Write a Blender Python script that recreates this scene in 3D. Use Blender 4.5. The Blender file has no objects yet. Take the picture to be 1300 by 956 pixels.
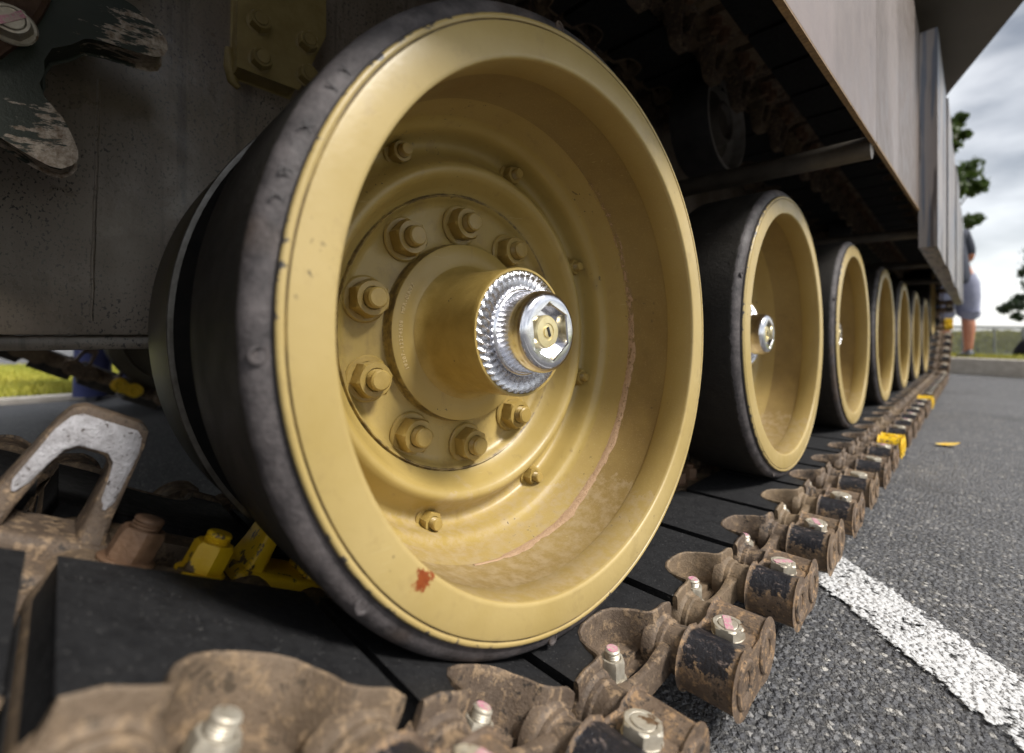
import bpy, bmesh, math, random
from mathutils import Vector, Matrix, noise as mnoise
R = math.radians
random.seed(7)
sc = bpy.context.scene
COL = sc.collection

# ------------------------------------------------------------------ camera
H = 0.4125                      # height of the road wheel hubs
Y1 = 0.3903                     # hub of the nearest road wheel
cam_d = bpy.data.cameras.new('camera')
cam = bpy.data.objects.new('camera', cam_d); COL.objects.link(cam)
cam.location = (0.2885, 0.0, H - 0.0049)
cam.rotation_euler = (R(90), 0, 0.7926)
cam_d.sensor_width = 36.0
cam_d.lens = 580.78 / 1300 * 36
cam_d.shift_y = -(478 - 426.85) / 1300
cam_d.clip_start = 0.01; cam_d.clip_end = 3000
cam_d.dof.use_dof = True
cam_d.dof.focus_distance = 0.56
cam_d.dof.aperture_fstop = 2.9
sc.camera = cam

# ------------------------------------------------------------------ sky, sun, exposure
SUN_EL, SUN_AZ = 47.0, 72.0     # azimuth clockwise from +Y
w = bpy.data.worlds.new('World'); sc.world = w; w.use_nodes = True
nt = w.node_tree; nt.nodes.clear()
wo = nt.nodes.new('ShaderNodeOutputWorld'); bg = nt.nodes.new('ShaderNodeBackground')
sky = nt.nodes.new('ShaderNodeTexSky'); sky.sky_type = 'NISHITA'; sky.sun_disc = False
sky.sun_elevation = R(SUN_EL); sky.sun_rotation = R(SUN_AZ)
tc = nt.nodes.new('ShaderNodeTexCoord'); mp = nt.nodes.new('ShaderNodeMapping')
mp.inputs['Scale'].default_value = (1.0, 1.0, 2.6); mp.inputs['Location'].default_value = (0.7, 2.1, 1.3)
nz = nt.nodes.new('ShaderNodeTexNoise'); nz.inputs['Scale'].default_value = 2.3; nz.inputs['Detail'].default_value = 7
nz.inputs['Roughness'].default_value = 0.5
rp = nt.nodes.new('ShaderNodeValToRGB')
rp.color_ramp.elements[0].position = 0.38; rp.color_ramp.elements[0].color = (0.80, 0.81, 0.83, 1)
rp.color_ramp.elements[1].position = 0.62; rp.color_ramp.elements[1].color = (3.7, 3.68, 3.62, 1)
mx = nt.nodes.new('ShaderNodeMix'); mx.data_type = 'RGBA'; mx.inputs[0].default_value = 0.88
bg.inputs['Strength'].default_value = 0.1
L = nt.links.new
L(tc.outputs['Generated'], mp.inputs[0]); L(mp.outputs[0], nz.inputs['Vector']); L(nz.outputs['Fac'], rp.inputs[0])
L(sky.outputs[0], mx.inputs[6]); L(rp.outputs[0], mx.inputs[7]); L(mx.outputs[2], bg.inputs[0]); L(bg.outputs[0], wo.inputs[0])
sun_d = bpy.data.lights.new('sun', 'SUN'); sun_d.energy = 1.5; sun_d.angle = R(14); sun_d.color = (1.0, 0.96, 0.9)
sun = bpy.data.objects.new('sun', sun_d); COL.objects.link(sun)
sd = Vector((math.sin(R(SUN_AZ)) * math.cos(R(SUN_EL)), math.cos(R(SUN_AZ)) * math.cos(R(SUN_EL)), math.sin(R(SUN_EL))))
sun.rotation_euler = (-sd).to_track_quat('-Z', 'Y').to_euler()
sc.cycles.max_bounces = 6; sc.cycles.diffuse_bounces = 3; sc.cycles.glossy_bounces = 3; sc.cycles.transparent_max_bounces = 6
sc.cycles.use_adaptive_sampling = True; sc.cycles.adaptive_threshold = 0.02
sc.view_settings.view_transform = 'Standard'; sc.view_settings.look = 'None'
sc.view_settings.exposure = 1.80; sc.view_settings.gamma = 1.0; sc.view_settings.use_curve_mapping = False

# ------------------------------------------------------------------ material helper
class NT:
    def __init__(s, name):
        s.m = bpy.data.materials.new(name); s.m.use_nodes = True
        s.t = s.m.node_tree; s.t.nodes.clear()
        s.out = s.t.nodes.new('ShaderNodeOutputMaterial')
        s.tc = s.t.nodes.new('ShaderNodeTexCoord'); s.info = None
        s.obj = s.tc.outputs['Object']
    def n(s, typ): return s.t.nodes.new('ShaderNode' + typ)
    def put(s, sock, v):
        if isinstance(v, bpy.types.NodeSocket): s.t.links.new(v, sock)
        elif isinstance(v, (tuple, list)):
            sock.default_value = tuple(v) + ((1,) if len(v) == 3 and len(sock.default_value) == 4 else ())
        else: sock.default_value = v
    def rnd(s):
        if not s.info: s.info = s.n('ObjectInfo')
        return s.info.outputs['Random']
    def mapv(s, vec, scale=(1, 1, 1), loc=(0, 0, 0), rot=(0, 0, 0)):
        k = s.n('Mapping'); s.put(k.inputs[0], vec); k.inputs['Scale'].default_value = scale
        k.inputs['Location'].default_value = loc; k.inputs['Rotation'].default_value = rot
        return k.outputs[0]
    def off(s, vec=None):      # coordinates shifted per object so that copies differ
        v = s.n('VectorMath'); v.operation = 'ADD'; s.put(v.inputs[0], vec or s.obj)
        mu = s.n('Math'); mu.operation = 'MULTIPLY'; s.put(mu.inputs[0], s.rnd()); mu.inputs[1].default_value = 37.0
        s.put(v.inputs[1], mu.outputs[0]); return v.outputs[0]
    def noise(s, scale, detail=4, rough=0.55, vec=None, out='Fac', dist=0.0):
        k = s.n('TexNoise'); s.put(k.inputs['Vector'], vec or s.obj); k.inputs['Scale'].default_value = scale
        k.inputs['Detail'].default_value = detail; k.inputs['Roughness'].default_value = rough
        k.inputs['Distortion'].default_value = dist
        return k.outputs[out]
    def voro(s, scale, vec=None, out='Distance', feature='F1'):
        k = s.n('TexVoronoi'); k.feature = feature; s.put(k.inputs['Vector'], vec or s.obj); k.inputs['Scale'].default_value = scale
        return k.outputs[out]
    def ramp(s, fac, stops, interp='LINEAR'):
        k = s.n('ValToRGB'); s.put(k.inputs[0], fac); e = k.color_ramp.elements; k.color_ramp.interpolation = interp
        while len(e) < len(stops): e.new(0.5)
        for el, (p, c) in zip(e, stops):
            el.position = p; el.color = (c, c, c, 1) if not isinstance(c, (tuple, list)) else tuple(c) + (1,)
        return k.outputs[0]
    def mix(s, f, a, b, mode='MIX'):
        k = s.n('Mix'); k.data_type = 'RGBA'; k.blend_type = mode
        s.put(k.inputs[0], f); s.put(k.inputs[6], a); s.put(k.inputs[7], b); return k.outputs[2]
    def math(s, op, a, b=0.0, c=0.0, clamp=False):
        k = s.n('Math'); k.operation = op; k.use_clamp = clamp
        s.put(k.inputs[0], a); s.put(k.inputs[1], b)
        if op in ('SMOOTH_MIN', 'MULTIPLY_ADD', 'COMPARE'): s.put(k.inputs[2], c)
        return k.outputs[0]
    def sep(s, vec=None):
        k = s.n('SeparateXYZ'); s.put(k.inputs[0], vec or s.obj); return k.outputs
    def vlen(s, vec):
        k = s.n('VectorMath'); k.operation = 'LENGTH'; s.put(k.inputs[0], vec); return k.outputs['Value']
    def vdist(s, p, vec=None):
        k = s.n('VectorMath'); k.operation = 'DISTANCE'; s.put(k.inputs[0], vec or s.obj); k.inputs[1].default_value = p; return k.outputs['Value']
    def bump(s, h, strength=0.3, dist=0.002, nrm=None):
        k = s.n('Bump'); s.put(k.inputs['Height'], h); k.inputs['Strength'].default_value = strength; k.inputs['Distance'].default_value = dist
        if nrm: s.put(k.inputs['Normal'], nrm)
        return k.outputs[0]
    def bsdf(s, base, rough=0.5, metal=0.0, normal=None, spec=0.5, coat=0.0, alpha=None):
        b = s.n('BsdfPrincipled'); s.put(b.inputs['Base Color'], base); s.put(b.inputs['Roughness'], rough); s.put(b.inputs['Metallic'], metal)
        s.put(b.inputs['Specular IOR Level'], spec)
        if coat: s.put(b.inputs['Coat Weight'], coat); b.inputs['Coat Roughness'].default_value = 0.25
        if normal: s.put(b.inputs['Normal'], normal)
        if alpha is not None: s.put(b.inputs['Alpha'], alpha)
        s.t.links.new(b.outputs[0], s.out.inputs[0]); return s.m

MAT = {}
def wheel_paint(name, first):
    k = NT(name); x, y, z = k.sep()
    base = k.mix(k.ramp(k.noise(9, 5), [(0.3, 0), (0.7, 1)]), (0.305, 0.213, 0.053), (0.365, 0.264, 0.080))
    dust = k.ramp(k.noise(520, 5, 0.75), [(0.56, 0), (0.74, 1)])
    rad = k.vlen(k.mapv(k.obj, (0, 1, 1)))
    # the barrel behind the lip is mixed browner, darkest past its step
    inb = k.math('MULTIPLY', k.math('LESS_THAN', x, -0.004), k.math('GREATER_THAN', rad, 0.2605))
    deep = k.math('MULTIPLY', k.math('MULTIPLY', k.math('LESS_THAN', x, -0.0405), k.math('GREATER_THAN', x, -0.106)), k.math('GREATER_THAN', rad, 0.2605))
    barrel_tint = k.math('MULTIPLY', inb, k.ramp(k.noise(30, 6, 0.65), [(0.3, 0.25), (0.7, 0.65)]))
    base = k.mix(barrel_tint, base, (0.29, 0.195, 0.07))
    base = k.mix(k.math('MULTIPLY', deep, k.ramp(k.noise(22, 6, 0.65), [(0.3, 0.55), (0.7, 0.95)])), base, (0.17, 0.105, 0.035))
    base = k.mix(k.math('MULTIPLY', k.math('MULTIPLY', dust, inb), 0.5), base, (0.55, 0.42, 0.24))
    base = k.mix(k.math('MULTIPLY', dust, 0.10), base, (0.52, 0.42, 0.25))
    base = k.mix(k.ramp(k.noise(3.2, 4, 0.6), [(0.35, 0), (0.7, 0.35)]), base, (0.47, 0.36, 0.15))
    base = k.mix(k.math('MULTIPLY', k.math('GREATER_THAN', x, -0.004), k.ramp(k.noise(6, 5, 0.65), [(0.3, 0.15), (0.7, 0.5)])), base, (0.50, 0.385, 0.19))  # lip mixed paler: its cream sheen is put into the colour
    lipd = k.math('MULTIPLY', k.math('GREATER_THAN', x, -0.004), k.ramp(k.noise(26, 6, 0.72), [(0.54, 0), (0.72, 0.45)]))
    base = k.mix(lipd, base, (0.24, 0.165, 0.065))
    for (rt, sc0) in ((0.6, 62), (2.1, 75), (1.3, 58)):
        scr = k.math('MULTIPLY', k.ramp(k.noise(sc0, 3, 0.5, k.mapv(k.obj, (1, 0.25, 6.0), rot=(rt, 0, 0))), [(0.715, 0), (0.735, 1)]), k.ramp(k.noise(9, 2), [(0.52, 0), (0.60, 0.45)]))
        base = k.mix(scr, base, (0.50, 0.41, 0.22))
    grime = k.math('MULTIPLY', k.math('MULTIPLY', k.math('GREATER_THAN', rad, 0.117), k.math('LESS_THAN', rad, 0.182)), k.ramp(k.noise(38, 6, 0.7), [(0.50, 0), (0.66, 0.45)]))
    base = k.mix(grime, base, (0.20, 0.135, 0.055))
    drip = k.ramp(k.noise(60, 4, 0.6, k.mapv(k.obj, (1, 1, 0.09))), [(0.60, 0), (0.70, 0.35)])
    base = k.mix(k.math('MULTIPLY', drip, k.math('LESS_THAN', x, -0.11)), base, (0.22, 0.15, 0.06))
    low = k.math('MULTIPLY', k.math('MULTIPLY', k.ramp(z, [(0.0, 0), (0.001, 0)]) if False else k.math('LESS_THAN', z, k.math('SUBTRACT', k.math('MULTIPLY', k.noise(16, 5, 0.7), 0.16), 0.285)), k.math('LESS_THAN', x, -0.004)), k.ramp(k.noise(70, 5, 0.75), [(0.42, 0), (0.62, 0.6)]))
    base = k.mix(low, base, (0.40, 0.31, 0.19))
    for r0, wd in ((0.1182, 0.0016), (0.1812, 0.0022)):
        jl = k.math('MULTIPLY', k.math('COMPARE', rad, r0, wd), k.ramp(k.noise(55, 5, 0.7), [(0.40, 0.1), (0.60, 0.85)]))
        base = k.mix(k.math('MULTIPLY', jl, k.math('LESS_THAN', x, -0.10)), base, (0.075, 0.048, 0.022))
    # small black scuffs
    sc_ = k.math('MULTIPLY', k.ramp(k.noise(140, 3, 0.6, k.mapv(k.obj, (1, 1, 1))), [(0.66, 0), (0.68, 1)]),
                 k.ramp(k.noise(11, 2, 0.5), [(0.58, 0), (0.64, 1)]))
    base = k.mix(k.math('MULTIPLY', sc_, 0.8), base, (0.03, 0.025, 0.02))
    # paint flaked off the outer strip
    chip = k.math('GREATER_THAN', k.math('ADD', rad, k.math('MULTIPLY', k.ramp(k.math('ADD', k.noise(70, 6, 0.75), k.math('MULTIPLY', k.noise(7, 2), 0.45)), [(0.78, 0), (1.0, 1)]), 0.0075)), 0.3006)
    base = k.mix(chip, base, (0.055, 0.05, 0.048))
    gro = k.math('MULTIPLY', k.math('COMPARE', rad, 0.2950, 0.0007), k.ramp(k.noise(25, 4), [(0.35, 0.2), (0.55, 1)]))
    base = k.mix(k.math('MULTIPLY', gro, 0.75), base, (0.06, 0.04, 0.03))
    rust = 0.0
    if first:
        d = k.math('ADD', k.math('MULTIPLY', k.vdist(RUST), 34.0), k.math('MULTIPLY', k.noise(130, 5, 0.75), 1.4))
        rust = k.ramp(d, [(0.0, 1), (0.90, 1), (1.12, 0)])
        base = k.mix(rust, base, k.mix(k.noise(220, 4), (0.13, 0.018, 0.004), (0.30, 0.075, 0.012)))
    rough = k.ramp(k.noise(40, 5), [(0.3, 0.33), (0.75, 0.48)])
    rough = k.mix(inb, rough, (0.5, 0.5, 0.5))
    h = k.math('ADD', k.math('MULTIPLY', k.noise(210, 3), 0.5), k.math('MULTIPLY', k.noise(45, 4), 0.8))
    n = k.bump(h, 0.16, 0.0016)
    MAT[name] = k.bsdf(base, rough, 0.0, n, 0.5)

def simple(name, c1, c2, scale, rough, metal=0.0, bump=0.25, bdist=0.002, rough2=None, spots=None, per=True, bs=None, spec=0.5):
    k = NT(name); v = k.off() if per else k.obj
    base = k.mix(k.ramp(k.noise(scale, 6, 0.62, v), [(0.32, 0), (0.68, 1)]), c1, c2)
    if spots:
        sp = k.ramp(k.noise(spots[0], 4, 0.6, v), [(spots[1], 0), (spots[1] + 0.04, 1)]); base = k.mix(sp, base, spots[2])
    r = k.ramp(k.noise(scale * 2.3, 4, 0.5, v), [(0.3, rough), (0.7, rough2 if rough2 is not None else rough)])
    n = k.bump(k.noise(bs or scale * 4, 5, 0.65, v), bump, bdist)
    MAT[name] = k.bsdf(base, r, metal, n, spec)

RUST = (0.0, 0.0, 0.0)
def unproject(u, v, xw):
    th = 0.7926; c, s = math.cos(th), math.sin(th)
    r = (u - 650) / 580.78; X = r * c - s; Y = r * s + c; Z = (426.85 - v) / 580.78
    t = (xw - 0.2885) / X
    return Y * t, H - 0.0049 + Z * t
ry, rz = unproject(538, 736, 0.0); RUST = (0.001, ry - Y1, rz - H)
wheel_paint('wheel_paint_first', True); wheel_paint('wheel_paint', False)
simple('nut_paint', (0.28, 0.193, 0.050), (0.355, 0.25, 0.073), 60, 0.30, 0, 0.35, 0.001, 0.46, (90, 0.70, (0.10, 0.065, 0.025)))
simple('lettering_paint', (0.55, 0.43, 0.22), (0.6, 0.47, 0.25), 200, 0.5)
k = NT('mud_seal'); x, y, z = k.sep()
MAT['mud_seal'] = k.bsdf(k.mix(k.noise(140, 5, 0.7), (0.33, 0.205, 0.115), (0.52, 0.36, 0.235)), 0.85, 0, k.bump(k.noise(260, 5, 0.7), 0.8, 0.002), 0.3,
    alpha=k.ramp(k.math('ADD', k.noise(170, 6, 0.75, k.mapv(k.obj, (1.6, 0.7, 0.7))), k.math('MULTIPLY', z, -0.55)), [(0.43, 0), (0.50, 1)]))

# rubber of the tyres: grey dusty sidewall, black tread
def tyre_mat(name, side):
    k = NT(name); x, y, z = k.sep(); rad = k.vlen(k.mapv(k.obj, (0, 1, 1)))
    v = k.off()
    dark = k.mix(k.noise(50, 6, 0.65, v), (0.007, 0.006, 0.005), (0.026, 0.021, 0.015))
    grey = k.mix(k.ramp(k.noise(34, 7, 0.78, v), [(0.36, 0), (0.66, 1)]), (0.026, 0.023, 0.024), (0.112, 0.098, 0.098))
    grey = k.mix(k.ramp(k.noise(9, 3, 0.5, v), [(0.55, 0), (0.70, 0.8)]), grey, (0.095, 0.062, 0.040))
    face = k.ramp(k.math('ADD', x, k.math('MULTIPLY', k.noise(120, 3, 0.6, v), 0.004)), [(0.0, 0), (0.001, 0)]) if False else \
        k.math('GREATER_THAN', k.math('ADD', x, k.math('MULTIPLY', k.math('SUBTRACT', k.noise(90, 4, 0.7, v), 0.5), 0.012)), -0.0165)
    base = k.mix(face, dark, grey) if side else k.mix(k.noise(14, 5, 0.6, v), (0.05, 0.043, 0.026), (0.095, 0.08, 0.045))
    scr = k.ramp(k.noise(70, 5, 0.75, k.mapv(v, (0.25, 1, 1))), [(0.685, 0), (0.72, 1)])
    base = k.mix(k.math('MULTIPLY', scr, 0.30), base, (0.22, 0.20, 0.19))
    n = k.bump(k.math('ADD', k.noise(190, 5, 0.75, v), k.noise(40, 4, 0.7, v)), 0.55, 0.0022)
    MAT[name] = k.bsdf(base, k.ramp(k.noise(30, 4, 0.5, v), [(0.3, 0.55), (0.7, 0.75)]) if side else 0.42, 0, n, 0.4 if side else 0.6)
tyre_mat('tyre_rubber', True); tyre_mat('inner_tyre', False)
simple('moulding', (0.018, 0.016, 0.018), (0.06, 0.054, 0.054), 90, 0.7)
simple('gap_dark', (0.005, 0.005, 0.005), (0.012, 0.011, 0.010), 40, 0.85, spec=0.15)
simple('steel_ring', (0.14, 0.13, 0.115), (0.26, 0.25, 0.235), 60, 0.32, 1.0, 0.12, 0.001)

# cast track steel: dusty rust brown, some shoes sandier
def cast(name, c1, c2, c3, worn):
    k = NT(name); v = k.off()
    a = k.mix(k.ramp(k.noise(24, 6, 0.70, v), [(0.38, 0), (0.60, 1)]), c1, c2)
    a = k.mix(k.ramp(k.noise(90, 5, 0.75, v), [(0.52, 0), (0.60, 1)]), a, c3)
    a = k.mix(k.ramp(k.noise(48, 6, 0.75, v), [(0.575, 0), (0.615, 0.9)]), a, (0.022, 0.018, 0.016))
    a = k.mix(k.math('MULTIPLY', k.ramp(k.noise(330, 3, 0.7, v), [(0.56, 0), (0.68, 1)]), 0.6), a, (0.035, 0.024, 0.016))
    sand = k.ramp(k.rnd(), [(0.60, 0), (0.95, 0.6)])
    a = k.mix(sand, a, k.mix(k.noise(60, 4, 0.6, v), (0.26, 0.19, 0.11), (0.16, 0.11, 0.065)))
    rough = k.ramp(k.noise(60, 5, 0.6, v), [(0.3, 0.5), (0.7, 0.82)])
    metal = 0.0
    if worn:      # black worn paint on the running half of the connector
        x, y, z = k.sep()
        ed = k.math('MULTIPLY', k.math('SUBTRACT', k.noise(110, 6, 0.8, v), 0.5), 0.085)
        m1 = k.math('GREATER_THAN', k.math('ADD', z, ed), 0.010)
        m2 = k.math('LESS_THAN', k.math('ADD', y, k.math('MULTIPLY', ed, 0.5)), -0.010)
        m3 = k.math('GREATER_THAN', k.math('ADD', x, k.math('MULTIPLY', ed, 0.25)), 0.276)
        m4 = k.math('LESS_THAN', k.math('ADD', x, k.math('MULTIPLY', ed, 0.25)), 0.3215)
        m = k.math('MULTIPLY', k.math('MULTIPLY', m1, m2), k.math('MULTIPLY', m3, m4))
        blk = k.mix(k.math('MULTIPLY', k.ramp(k.noise(150, 8, 0.8, k.mapv(v, (0.5, 1, 1))), [(0.56, 0), (0.66, 1)]), 0.7), (0.012, 0.012, 0.016), (0.30, 0.23, 0.20))
        a = k.mix(m, a, blk); rough = k.mix(m, rough, (0.38, 0.38, 0.38))
    h = k.math('ADD', k.noise(45, 5, 0.65, v), k.math('MULTIPLY', k.noise(420, 3, 0.75, v), 0.35))
    n = k.bump(h, 0.7, 0.0035)
    MAT[name] = k.bsdf(a, rough, metal, n, 0.42)
cast('cast_steel', (0.078, 0.055, 0.039), (0.145, 0.105, 0.074), (0.25, 0.175, 0.108), False)
cast('cast_connector', (0.088, 0.060, 0.041), (0.160, 0.112, 0.076), (0.29, 0.185, 0.10), True)
simple('track_rubber', (0.0045, 0.0045, 0.0055), (0.012, 0.012, 0.013), 50, 0.62, 0, 0.5, 0.002, 0.82, (420, 0.655, (0.13, 0.125, 0.12)), spec=0.4)
simple('ground_rubber', (0.02, 0.018, 0.016), (0.06, 0.05, 0.04), 30, 0.85, 0, 0.5, 0.003)
simple('bolt_steel', (0.42, 0.37, 0.29), (0.60, 0.56, 0.47), 90, 0.38, 0.55, 0.3, 0.001, 0.55, (60, 0.60, (0.20, 0.125, 0.07)))
k = NT('pink_mark'); v = k.off()
MAT['pink_mark'] = k.bsdf(k.mix(k.ramp(k.noise(260, 5, 0.75, v), [(0.40, 0), (0.62, 1)]), (0.52, 0.45, 0.38), (0.62, 0.20, 0.34)), 0.55, 0.2, k.bump(k.noise(300, 4, 0.7, v), 0.4, 0.001))
simple('yellow_paint', (0.66, 0.39, 0.006), (0.76, 0.50, 0.012), 30, 0.42, 0, 0.35, 0.002, 0.55, (60, 0.60, (0.12, 0.075, 0.03)))
simple('guide_rust', (0.10, 0.055, 0.03), (0.20, 0.115, 0.065), 45, 0.6, 0, 0.5, 0.003)
# guide horn: cast brown, its running face worn to bare silvery metal
simple('silver_wear', (0.40, 0.385, 0.40), (0.66, 0.65, 0.68), 110, 0.36, 0.35, 0.9, 0.003, 0.6, (190, 0.62, (0.13, 0.11, 0.10)))
simple('chrome', (0.62, 0.62, 0.66), (0.86, 0.86, 0.89), 55, 0.07, 1.0, 0.10, 0.0008, 0.26, (75, 0.66, (0.30, 0.26, 0.22)))
simple('lock_ring', (0.50, 0.50, 0.53), (0.80, 0.80, 0.82), 240, 0.14, 1.0, 0.35, 0.0012, 0.32, (110, 0.66, (0.20, 0.17, 0.14)))
simple('brass_plug', (0.70, 0.58, 0.30), (0.80, 0.70, 0.42), 120, 0.32, 0.7, 0.2, 0.0006)
simple('dark_slot', (0.02, 0.02, 0.02), (0.03, 0.03, 0.03), 80, 0.6)
def hull_mat():
    k = NT('hull_paint')
    st = k.noise(14, 5, 0.6, k.mapv(k.obj, (1, 1, 0.10)))
    base = k.mix(k.ramp(st, [(0.3, 0), (0.7, 1)]), (0.20, 0.160, 0.125), (0.36, 0.305, 0.25))
    base = k.mix(k.ramp(k.noise(5, 3), [(0.4, 0), (0.7, 0.6)]), base, (0.16, 0.125, 0.075))
    sp = k.ramp(k.noise(260, 3, 0.62, k.mapv(k.obj, (1, 1, 0.7))), [(0.565, 0), (0.62, 1)])
    sp = k.math('MULTIPLY', sp, k.ramp(k.noise(7, 4, 0.6), [(0.38, 0.15), (0.62, 1)]))
    run = k.ramp(k.noise(34, 4, 0.6, k.mapv(k.obj, (1, 1, 0.05))), [(0.56, 0), (0.68, 0.7)])
    base = k.mix(run, base, (0.085, 0.062, 0.045))
    base = k.mix(k.math('MULTIPLY', sp, 0.9), base, (0.012, 0.010, 0.009))
    n = k.bump(k.math('ADD', k.noise(60, 5, 0.6), k.math('MULTIPLY', k.noise(8, 3), 2.0)), 0.18, 0.003)
    MAT['hull_paint'] = k.bsdf(base, k.ramp(k.noise(24, 5), [(0.3, 0.24), (0.7, 0.42)]), 0.0, n, 0.6)
hull_mat()
simple('bracket_paint', (0.29, 0.215, 0.075), (0.37, 0.285, 0.115), 40, 0.30, 0, 0.3, 0.002, 0.5)
simple('dark_green', (0.012, 0.018, 0.012), (0.026, 0.032, 0.022), 30, 0.5, 0, 0.4, 0.002)
def tooth_mat():
    k = NT('sprocket_paint'); rad = k.vlen(k.mapv(k.obj, (0, 1, 1)))
    st = k.noise(85, 5, 0.7, k.mapv(k.obj, (1, 0.28, 1.0), rot=(R(25), 0, 0)))
    amt = k.math('ADD', k.math('MULTIPLY', k.math('SUBTRACT', rad, 0.262), 11.0), k.math('MULTIPLY', k.math('SUBTRACT', st, 0.5), 3.2))
    m = k.ramp(amt, [(0.42, 0), (0.56, 1)])
    worn = k.mix(k.ramp(k.noise(120, 5, 0.7), [(0.35, 0), (0.65, 1)]), (0.20, 0.13, 0.075), (0.66, 0.57, 0.47))
    base = k.mix(m, k.mix(k.noise(40, 4), (0.018, 0.028, 0.019), (0.042, 0.052, 0.036)), worn)
    MAT['sprocket_paint'] = k.bsdf(base, k.mix(m, (0.5, 0.5, 0.5), (0.42, 0.42, 0.42)), 0.0, k.bump(k.noise(150, 5, 0.7), 0.4, 0.002), 0.5)
tooth_mat()
simple('rust_disc', (0.07, 0.035, 0.022), (0.15, 0.085, 0.055), 60, 0.75, 0, 0.5, 0.002)
def skirt_mat(name, a, b, c, sc1, loc, xs=1):
    k = NT(name)
    f = k.ramp(k.noise(sc1, 2, 0.4, k.mapv(k.obj, (xs, 1.0, 0.35), loc)), [(0.44, 0), (0.49, 1)])
    g = k.ramp(k.noise(sc1 * 0.8, 2, 0.4, k.mapv(k.obj, (xs, 1.1, 0.30), (loc[0] + 5, loc[1], loc[2]))), [(0.56, 0), (0.60, 1)])
    base = k.mix(g, k.mix(f, a, b), c)
    base = k.mix(k.ramp(k.noise(30, 6, 0.65, k.mapv(k.obj, (1, 1, 0.5))), [(0.4, 0), (0.75, 0.22)]), base, (0.30, 0.25, 0.22))
    sp = k.ramp(k.noise(170, 3, 0.6, k.mapv(k.obj, (1, 0.3, 1))), [(0.70, 0), (0.73, 0.5)])
    base = k.mix(sp, base, (0.07, 0.055, 0.045))
    MAT[name] = k.bsdf(base, k.ramp(k.noise(20, 5), [(0.3, 0.38), (0.7, 0.55)]), 0, k.bump(k.noise(18, 5, 0.6), 0.12, 0.006), 0.5)
skirt_mat('skirt_paint', (0.155, 0.125, 0.115), (0.195, 0.158, 0.148), (0.10, 0.073, 0.060), 1.6, (0, 0.3, 0))
skirt_mat('skirt_dark', (0.105, 0.08, 0.068), (0.17, 0.138, 0.125), (0.25, 0.20, 0.20), 1.7, (3, 1, 2))
skirt_mat('skirt_front', (0.105, 0.118, 0.15), (0.23, 0.205, 0.195), (0.075, 0.064, 0.064), 9.0, (1, 4, 0), 8)
simple('edge_rust', (0.12, 0.065, 0.025), (0.30, 0.185, 0.075), 130, 0.6, 0, 0.5, 0.002)
simple('under_dark', (0.018, 0.018, 0.024), (0.035, 0.033, 0.04), 8, 0.55, 0, 0.2, 0.003)
simple('bar_metal', (0.055, 0.045, 0.036), (0.10, 0.085, 0.066), 20, 0.55, 0, 0.3, 0.003)
simple('turret_paint', (0.065, 0.05, 0.04), (0.095, 0.075, 0.06), 3, 0.6, 0, 0.2, 0.004)
simple('roller_black', (0.016, 0.016, 0.018), (0.045, 0.042, 0.042), 20, 0.5, 0, 0.2, 0.002)
simple('roller_rim', (0.22, 0.20, 0.18), (0.34, 0.32, 0.29), 40, 0.45, 0.3, 0.2, 0.002)

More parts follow.
